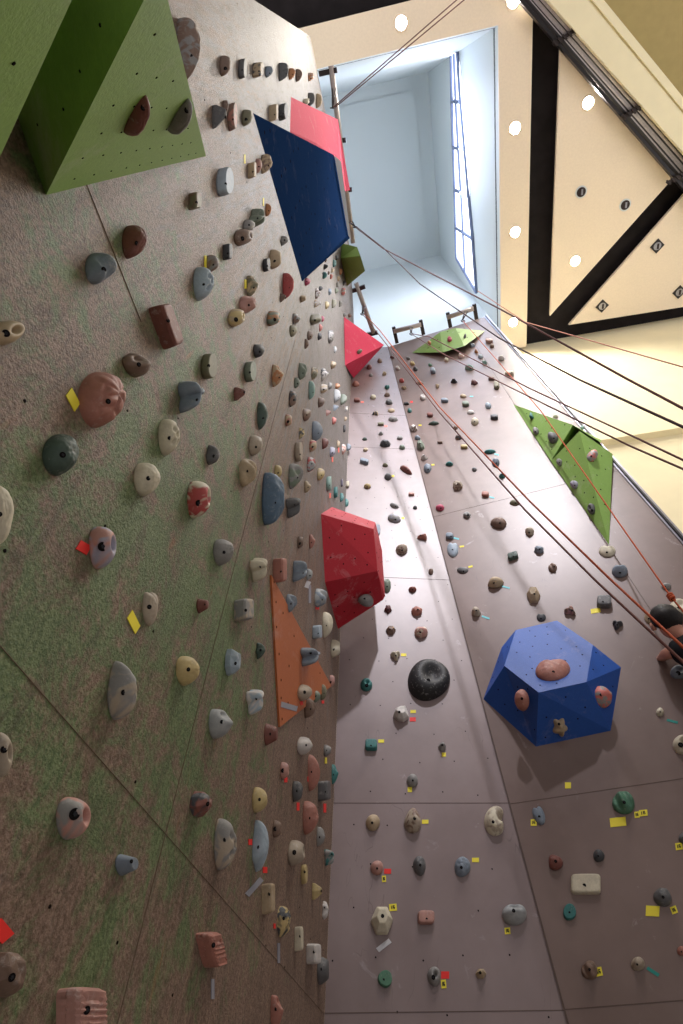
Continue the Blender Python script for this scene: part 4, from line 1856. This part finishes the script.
cnt = {}
for e_ in ENT:
    cnt.setdefault((e_['base'], e_['wall']), []).append(e_)
allb = {}
for e_ in ENT:
    allb.setdefault(e_['base'], []).append(e_)
uniq = [(('the ' + e_['base']), e_['x'], e_['y'], e_) for e_ in ENT if len(allb[e_['base']]) == 1 and len(e_['base'].split()) <= 4 and e_['w'] * e_['h'] > 30]
used = set()
for e_ in ENT:
    base = e_['base']
    lab = None
    if 'on' in e_:
        lab = f"{base} on the {e_['on']}"
        if sum(1 for x_ in ENT if x_.get('on') == e_['on'] and x_['base'] == base) > 1:
            lab = None
    elif len(cnt[(base, e_['wall'])]) == 1:
        lab = f"{base} on the {WALLN[e_['wall']]}"
    first = lab if lab and 'on' not in e_ else None
    if lab is None or lab in used or first:
        cands = []
        for nm, ax, ay, ww in ANCH:
            cands.append((math.hypot(ax - e_['x'], ay - e_['y']) * .9 + 6, nm, ax, ay))
        for nm, ax, ay, ee in uniq:
            if ee is not e_:
                cands.append((math.hypot(ax - e_['x'], ay - e_['y']), nm, ax, ay))
        cands.sort(key=lambda t: t[0])
        for d_, nm, ax, ay in cands[:40]:
            dr = direction(ax, ay, e_['x'], e_['y'])
            same = [s_ for s_ in allb[base] if s_ is not e_ and sector(ax, ay, s_['x'], s_['y']) == dr]
            dist = math.hypot(ax - e_['x'], ay - e_['y'])
            if any(math.hypot(ax - s_['x'], ay - s_['y']) < dist * 1.6 + 4 for s_ in same):
                continue
            near = 'just ' if dist < 60 else ''
            t_ = f"{first}, {near}{dr} {nm}" if first else f"{base} {near}{dr} {nm}"
            if len(t_.split()) <= 16 and t_ not in used:
                lab = t_
                break
    if lab is None or lab in used:
        lab = f"{base} on the {WALLN[e_['wall']] or 'volume'}"
        k = 1
        print('LABEL FALLBACK', lab, e_['x'], e_['y'])
    used.add(lab)
    e_['label'] = lab
    tag(e_['o'], lab, e_['cat'], GRP[e_['wall']] if e_['cat'] == 'climbing hold' else 'route marking tapes')

# ------------------------------------------------------------------ top rope bars, rails


def rod_obj(name, pts, r, mat, parent=None, n=12):
    v, f = tube(pts, r, n)
    o = mesh_obj(name, v, f, M[mat], parent=parent, origin=pts[0] if parent is None else parent.location)
    for p in o.data.polygons:
        if len(p.vertices) == 4:
            p.use_smooth = True
    return o


def anchor_bar(xy0, xy1, z, brs, label, r=.045):
    a, b = at_h(*xy0, z), at_h(*xy1, z)
    root = empty('anchor_bar', a.lerp(b, .5))
    tag(root, label, 'anchor bar', 'top rope anchor bars')
    rod_obj('tube', [a, b], r, 'steel', root)
    for (x0, y0), (x1, y1), zz in brs:
        p, q = at_h(x0, y0, z + .02 + .0), at_h(x1, y1, zz)
        d = (q - p).normalized()
        s1 = d.cross(Vector((0, 0, 1))).normalized()
        v, f = boxv(p.lerp(q, .5), d * (q - p).length / 2, s1 * .035, d.cross(s1) * .035)
        mesh_obj('bracket', v, f, M['bracket'], parent=root, origin=root.location)
    return root


anchor_bar((331, 66), (353, 243), 10.95, [((319, 74), (337, 70), 10.95), ((338, 141), (346, 140), 10.95), ((343, 190), (352, 189.5), 10.95)],
           'long steel tube along the top edge of the left wall')
anchor_bar((356, 283), (373.5, 333), 10.9, [((350.5, 291.5), (365, 286.5), 10.9), ((366, 335), (377.5, 332.5), 10.9)],
           'short steel tube above the corner rose volume')
anchor_bar((393.5, 331.5), (421, 324.6), 11.0, [((397, 343), (393.5, 327), 11.05), ((423.5, 334.5), (420.5, 320), 11.05)],
           'left of two steel anchor bars on the right wall top', .045)
anchor_bar((447, 317.5), (473.5, 308.5), 11.0, [((450.5, 327.5), (447.5, 312.5), 11.05), ((476.5, 319.5), (474, 304), 11.05)],
           'right of two steel anchor bars on the right wall top', .045)
# edge rail of the right wall
ea, eb = rEb + R.n * .0, rT
er = (rT - rEb).normalized()
so = rdir
root = empty('edge_rail', rEb)
tag(root, 'shiny aluminium rail down the right edge of the right wall', 'rail')
for i, (o0, hh, mm) in enumerate(((.008, .012, 'rail'), (.028, .03, 'pipedark'), (.05, .02, 'rail'))):
    a, b = ea + so * o0, eb + so * o0
    v, f = prism([a - so * .009 - R.n * .1, a + so * .009 - R.n * .1, a + so * .009 + R.n * hh, a - so * .009 + R.n * hh], b - a)
    mesh_obj('rail_strip', v, f, M[mm], parent=root, origin=root.location)

# quickdraw slings with carabiners where ropes hang
AN = {'a': (332.5, 108, 10.6), 'b': (355, 227, 10.5), 'c': (362.5, 314, 10.5), 'd': (411.5, 334, 10.6), 'e': (463, 321, 10.6)}
AP = {}
AT = dict(a=(334, 88, 10.93), b=(351, 222, 10.93), c=(364, 306, 10.88), d=(411, 327, 10.97), e=(466.5, 311, 10.97))
ANM = dict(a='top of the long steel tube', b='lower end of the long steel tube', c='short steel tube', d='left anchor bar',
           e='right anchor bar')
for k, (x, y, z) in AN.items():
    p = at_h(x, y, z)
    AP[k] = p
    top = at_h(*AT[k])
    root = empty('sling', top)
    tag(root, 'dark sling with carabiner hanging from the ' + ANM[k], 'sling', 'slings on the anchor bars')
    rod_obj('webbing', [top + Vector((.03, 0, 0)), p + Vector((0, 0, .06))], .012, 'bracket', root, 6)
    rod_obj('webbing', [top - Vector((.03, 0, 0)), p + Vector((0, 0, .06))], .012, 'bracket', root, 6)
    pts = []
    for i in range(17):
        an = 2 * math.pi * i / 16
        pts.append(p + Vector((.035 * math.cos(an), 0, .065 * math.sin(an))))
    rod_obj('carabiner', pts, .009, 'bracket', root, 6)


def rope(pts, mat, label, r=.0055, sag=0.0):
    """pts: 3-D points; the loose end runs on down to the floor beside the climbers"""
    if 'climber' not in label or 'paired' in label:
        e_ = pts[-1]
        pts = pts + [Vector((e_.x + 1.3, e_.y - 1.1, .03))]
    out = []
    for i in range(len(pts) - 1):
        for k in range(8):
            t = k / 8
            out.append(pts[i].lerp(pts[i + 1], t) - Vector((0, 0, sag * 4 * t * (1 - t))))
    out.append(pts[-1])
    o = rod_obj('climbing_rope', out, r, mat, None, 8)
    tag(o, label, 'rope', 'climbing ropes')
    return o


def line_pt(A3, px, py, d):
    return depth_pt(px, py, d)


off_ = Vector((.03, 0, 0))
# from the long tube up and out of the picture
rope([AP['a'], depth_pt(456.6, 0, 7.5), depth_pt(560, -85, 6.2)], 'ropebrown', 'left of the paired brown ropes crossing the light shaft upwards', .008)
rope([AP['a'] + off_, depth_pt(464, 0, 7.5), depth_pt(570, -85, 6.2)], 'ropebrown', 'right of the paired brown ropes crossing the light shaft upwards', .008)
# two from the lower end of the long tube
kn = depth_pt(383, 248.5, 8.2)
rope([AP['b'], kn, depth_pt(500, 309, 5.0), depth_pt(629, 380, 2.9), depth_pt(760, 449, 1.9)], 'ropebrown',
     'thick blurred brown rope from the long tube crossing the black ceiling band', .007)
rope([AP['b'] + off_, kn + off_ * .5, depth_pt(420, 284, 6.8), depth_pt(500, 338.5, 4.8), depth_pt(580, 380, 3.3), depth_pt(683, 427, 2.2), depth_pt(770, 470, 1.7)],
     'ropedark', 'dark brown rope sagging from the long tube past the right wall top', .0065)
rope([depth_pt(478, 291, 9.0), depth_pt(525, 322, 7.5), depth_pt(683, 367, 4.6), depth_pt(770, 392, 3.8)], 'ropepink',
     'thin salmon rope crossing the cream back wall under the ceiling', .006)
# from the left anchor bar
rope([AP['d'], depth_pt(444, 354.5, 7.4), depth_pt(530, 397, 5.0), depth_pt(630, 446, 3.6), depth_pt(683, 469, 3.0), depth_pt(780, 512, 2.4)], 'ropebrown',
     'lower of two brown ropes running right from the left anchor bar', .0065)
rope([AP['d'] + off_, depth_pt(430, 337, 7.6), depth_pt(530, 388.5, 5.0), depth_pt(630, 435, 3.6), depth_pt(683, 460, 3.0), depth_pt(780, 504, 2.4)], 'ropebrown',
     'upper of two brown ropes running right from the left anchor bar', .0065)
# from the short tube, down across the right wall
rope([AP['c'], depth_pt(399, 360, 7.2), depth_pt(440, 413, 5.6), depth_pt(525, 510, 3.6), depth_pt(595, 580, 2.7), depth_pt(683, 662, 2.1), depth_pt(780, 752, 1.7)],
     'ropebrown', 'lower of the long paired ropes running down across the right wall', .0062)
rope([AP['c'] + off_, depth_pt(379.5, 330, 8.2), depth_pt(440, 407.6, 5.6), depth_pt(530, 501.5, 3.6), depth_pt(611, 580, 2.7), depth_pt(683, 647, 2.1), depth_pt(780, 737, 1.7)],
     'ropeorange', 'upper of the long paired ropes, orange where it nears the climber', .0062)

# ------------------------------------------------------------------ the climber at the right edge
hc = R.hit(670, 626, .22)
hd = hc.copy()
z0_ = hd.z
out = R.n
lat = rdir
B = lambda l_, o_, z_: hd + lat * l_ + out * o_ + Vector((0, 0, z_))
J = {
    'pelvis': (B(.14, -.02, -.80), .135), 'waist': (B(.13, .02, -.62), .12), 'chest': (B(.12, .02, -.36), .11), 'ch': (B(.11, .02, -.27), .125),
    'neck0': (B(.07, .0, -.17), .06), 'neck1': (B(.03, -.01, -.08), .05),
    'shL': (B(-.05, .0, -.22), .062), 'elL': (B(-.115, -.03, -.20), .042), 'wrL': (B(-.10, -.22, -.10), .027),
    'shR': (B(.31, .0, -.24), .062), 'elR': (B(.50, -.05, -.10), .044), 'wrR': (B(.48, -.21, .14), .028),
    'hipL': (B(.03, -.02, -.90), .098), 'knL': (B(-.02, .04, -1.28), .062), 'anL': (B(.06, -.12, -1.62), .038), 'toL': (B(.04, -.23, -1.66), .03),
    'hipR': (B(.26, -.02, -.88), .098), 'knR': (B(.50, .06, -1.02), .062), 'anR': (B(.48, -.12, -1.34), .038), 'toR': (B(.46, -.23, -1.38), .03)}


def skin(name, jn, edges, mat, rootk, parent=None, sub=2, scale=1.0):
    idx = {k: i for i, k in enumerate(jn)}
    me = bpy.data.meshes.new(name)
    base = J[rootk][0]
    me.from_pydata([J[k][0] - base for k in jn], [(idx[a], idx[b]) for a, b in edges], [])
    me.materials.append(M[mat])
    o = bpy.data.objects.new(name, me)
    o.location = base
    COL.objects.link(o)
    o.modifiers.new('skin', 'SKIN')
    for i, k in enumerate(jn):
        r = J[k][1] * scale
        me.skin_vertices[0].data[i].radius = (r, r)
        me.skin_vertices[0].data[i].use_root = (k == rootk)
    s_ = o.modifiers.new('sub', 'SUBSURF')
    s_.levels = sub
    s_.render_levels = sub
    o.modifiers['skin'].use_smooth_shade = True
    if parent is not None:
        o.parent = parent
        o.matrix_parent_inverse = Matrix.Translation(-parent.location)
    return o


# fingers, each its own short chain rooted in the palm
for s_, sg in (('L', 1), ('R', 1)):
    w_ = J['wr' + s_][0]
    el = J['el' + s_][0]
    d = (w_ - el).normalized()
    side = lat
    upn = side.cross(d).normalized()
    J['pa' + s_] = (w_ + d * .06, .024)
    for i in range(4):
        k0 = w_ + d * .085 + side * (.026 * (i - 1.5))
        ln = (.8, 1.0, .95, .75)[i]
        J[f'f{s_}{i}a'] = (k0, .0095)
        J[f'f{s_}{i}b'] = (k0 + d * .035 * ln + Vector((0, 0, .012)), .0085)
        J[f'f{s_}{i}c'] = (k0 + d * .055 * ln - Vector((0, 0, .012)), .0075)
    J[f't{s_}a'] = (w_ + d * .035 - side * .03, .011)
    J[f't{s_}b'] = (w_ + d * .06 - side * .052 - Vector((0, 0, .01)), .009)
    J[f't{s_}c'] = (w_ + d * .085 - side * .05 - Vector((0, 0, .02)), .008)
jn = [k for k in J if k != 'ch']
ed = [('pelvis', 'waist'), ('waist', 'chest'), ('chest', 'neck0'), ('neck0', 'neck1'),
      ('chest', 'shL'), ('shL', 'elL'), ('elL', 'wrL'), ('chest', 'shR'), ('shR', 'elR'), ('elR', 'wrR'),
      ('pelvis', 'hipL'), ('hipL', 'knL'), ('knL', 'anL'), ('anL', 'toL'), ('pelvis', 'hipR'), ('hipR', 'knR'), ('knR', 'anR'), ('anR', 'toR')]
for s_ in 'LR':
    ed.append(('wr' + s_, 'pa' + s_))
    for i in range(4):
        ed += [('pa' + s_, f'f{s_}{i}a'), (f'f{s_}{i}a', f'f{s_}{i}b'), (f'f{s_}{i}b', f'f{s_}{i}c')]
    ed += [('wr' + s_, f't{s_}a'), (f't{s_}a', f't{s_}b'), (f't{s_}b', f't{s_}c')]
# head joined to the body chain
J['head0'] = (B(.01, -.02, -.03), .078)
J['head1'] = (B(0, -.02, .05), .098)
J['head2'] = (B(0, -.01, .12), .07)
J['nose'] = (B(0, -.135, .02), .014)
jn = [k for k in J if k != 'ch']
ed += [('neck1', 'head0'), ('head0', 'head1'), ('head1', 'head2'), ('head1', 'nose')]
person = skin('person', jn, ed, 'skin', 'pelvis')
tag(person, 'dark-haired person in black at the right edge, climbing the right wall on a rope', 'person')


def garment(name, keys, edges, mat, grow):
    return skin(name, keys, edges, mat, keys[0], person, 2, grow)


J['slL'] = (J['shL'][0].lerp(J['elL'][0], .75), .055)
J['slR'] = (J['shR'][0].lerp(J['elR'][0], .6), .055)
J['nk'] = (B(.045, .01, -.10), .075)
J['hem'] = (J['pelvis'][0] + Vector((0, 0, .03)), .135)
garment('shirt', ['waist', 'ch', 'nk', 'shL', 'slL', 'shR', 'slR', 'hem'],
        [('hem', 'waist'), ('waist', 'ch'), ('ch', 'nk'), ('ch', 'shL'), ('shL', 'slL'), ('ch', 'shR'), ('shR', 'slR')], 'shirt', 1.34)
garment('trousers', ['pelvis', 'hipL', 'knL', 'anL', 'hipR', 'knR', 'anR'],
        [('pelvis', 'hipL'), ('hipL', 'knL'), ('knL', 'anL'), ('pelvis', 'hipR'), ('hipR', 'knR'), ('knR', 'anR')], 'trousers', 1.16)
for s_ in 'LR':
    J['so' + s_] = (J['an' + s_][0] - Vector((0, 0, .03)), .04)
    garment('climbing_shoe', ['so' + s_, 'to' + s_], [('so' + s_, 'to' + s_)], 'shoe', 1.2)
# hair cap
hv, hf = [], []
hcn = B(0, .0, .07)
for i in range(13):
    ph_ = math.pi * i / 12
    for k in range(24):
        t = 2 * math.pi * k / 24
        dv = lat * (math.sin(ph_) * math.cos(t)) + out * (math.sin(ph_) * math.sin(t)) + Vector((0, 0, math.cos(ph_)))
        r = .103 + .006 * noise.noise(dv * 9)
        back = dv.dot(out)
        if dv.z < -.2:
            r *= 1.12 if back > -.1 else .6
        hv.append(hcn + dv * r + out * .012)
for i in range(12):
    for k in range(24):
        hf.append([i * 24 + k, i * 24 + (k + 1) % 24, (i + 1) * 24 + (k + 1) % 24, (i + 1) * 24 + k])
mesh_obj('hair', hv, hf, M['hair'], parent=person, smooth=True, origin=person.location)
for sg in (-1, 1):
    c = B(.1 * sg, -.015, .035)
    v, f = disc(c, lat, .03, 12, .012)
    mesh_obj('ear', v, f, M['skin'], parent=person, smooth=True, origin=person.location)
hp = J['pelvis'][0] + out * .15 + Vector((0, 0, .1))
ringp = [J['pelvis'][0] + Vector((0, 0, .09)) + lat * .165 * math.cos(t) + out * .165 * math.sin(t) for t in [k * math.pi / 10 for k in range(21)]]
v, f = tube(ringp, .022, 8)
mesh_obj('harness', v, f, M['harness'], parent=person, smooth=True, origin=person.location)
# the climber's own rope with its knot
kp = depth_pt(671, 597, (hp - CAM).length * .9)
kd = (hp - CAM).y * CS + (hp - CAM).z * SN
rope([AP['e'], depth_pt(541, 411, 6.5), depth_pt(610, 510, 4.85), depth_pt(671, 597, 3.8), hp], 'ropeorange',
     'orange rope from the right anchor bar down to the climber', .0065)
c = depth_pt(671, 597, 3.8)
pts = []
for i in range(40):
    t = i / 39
    pts.append(c + Vector((.018 * math.cos(t * 19), .018 * math.sin(t * 19), .05 * (t - .5))))
o = rod_obj('rope_knot', pts, .008, 'ropeorange', None, 8)
tag(o, 'small orange stopper knot tied in the rope above the climber', 'knot')

# ------------------------------------------------------------------ light
wd = bpy.data.worlds.new('world')
scene.world = wd
wd.use_nodes = True
bg = wd.node_tree.nodes['Background']
bg.inputs[0].default_value = WORLD_C
wnt = wd.node_tree
wtc = wnt.nodes.new('ShaderNodeTexCoord')
wsp = wnt.nodes.new('ShaderNodeSeparateXYZ')
wnt.links.new(wtc.outputs['Generated'], wsp.inputs[0])
wmr = wnt.nodes.new('ShaderNodeMapRange')     # world brightened below the horizon, added to lift the ceiling
wmr.inputs['From Min'].default_value = -.35
wmr.inputs['From Max'].default_value = .1
wmr.inputs['To Min'].default_value = WORLD_LOW
wmr.inputs['To Max'].default_value = WORLD_S
wnt.links.new(wsp.outputs[2], wmr.inputs['Value'])
wnt.links.new(wmr.outputs[0], bg.inputs[1])
# daylight entering through the window band
ar = bpy.data.lights.new('window_daylight', 'AREA')
ar.shape = 'RECTANGLE'
ar.size = 3.6
ar.size_y = 1.6
ar.energy = DAY_W
ar.color = (.66, .76, 1.0)
ao = bpy.data.objects.new('window_daylight', ar)
ao.location = (wlp[2].lerp(wrp[3], .5)) - e2 * .08
tgt = Vector((.6, 3.4, 6.0))
ao.rotation_euler = (tgt - ao.location).to_track_quat('-Z', 'Y').to_euler()
COL.objects.link(ao)

# ceiling floodlights over the rest of the hall, behind the camera
for i, (lx, ly, tx, tz, en, sz, bl) in enumerate(KEYS):
    kd_ = bpy.data.lights.new('hall_floodlight', 'SPOT')
    kd_.energy = en
    kd_.color = (.95, .93, 1.0)
    kd_.spot_size = math.radians(sz)
    kd_.spot_blend = bl
    kd_.shadow_soft_size = .16
    ko = bpy.data.objects.new('hall_floodlight', kd_)
    ko.location = (lx, ly, HC + CAMZ - .6)
    ko.rotation_euler = (Vector((tx, D, tz)) - ko.location).to_track_quat('-Z', 'Y').to_euler()
    COL.objects.link(ko)
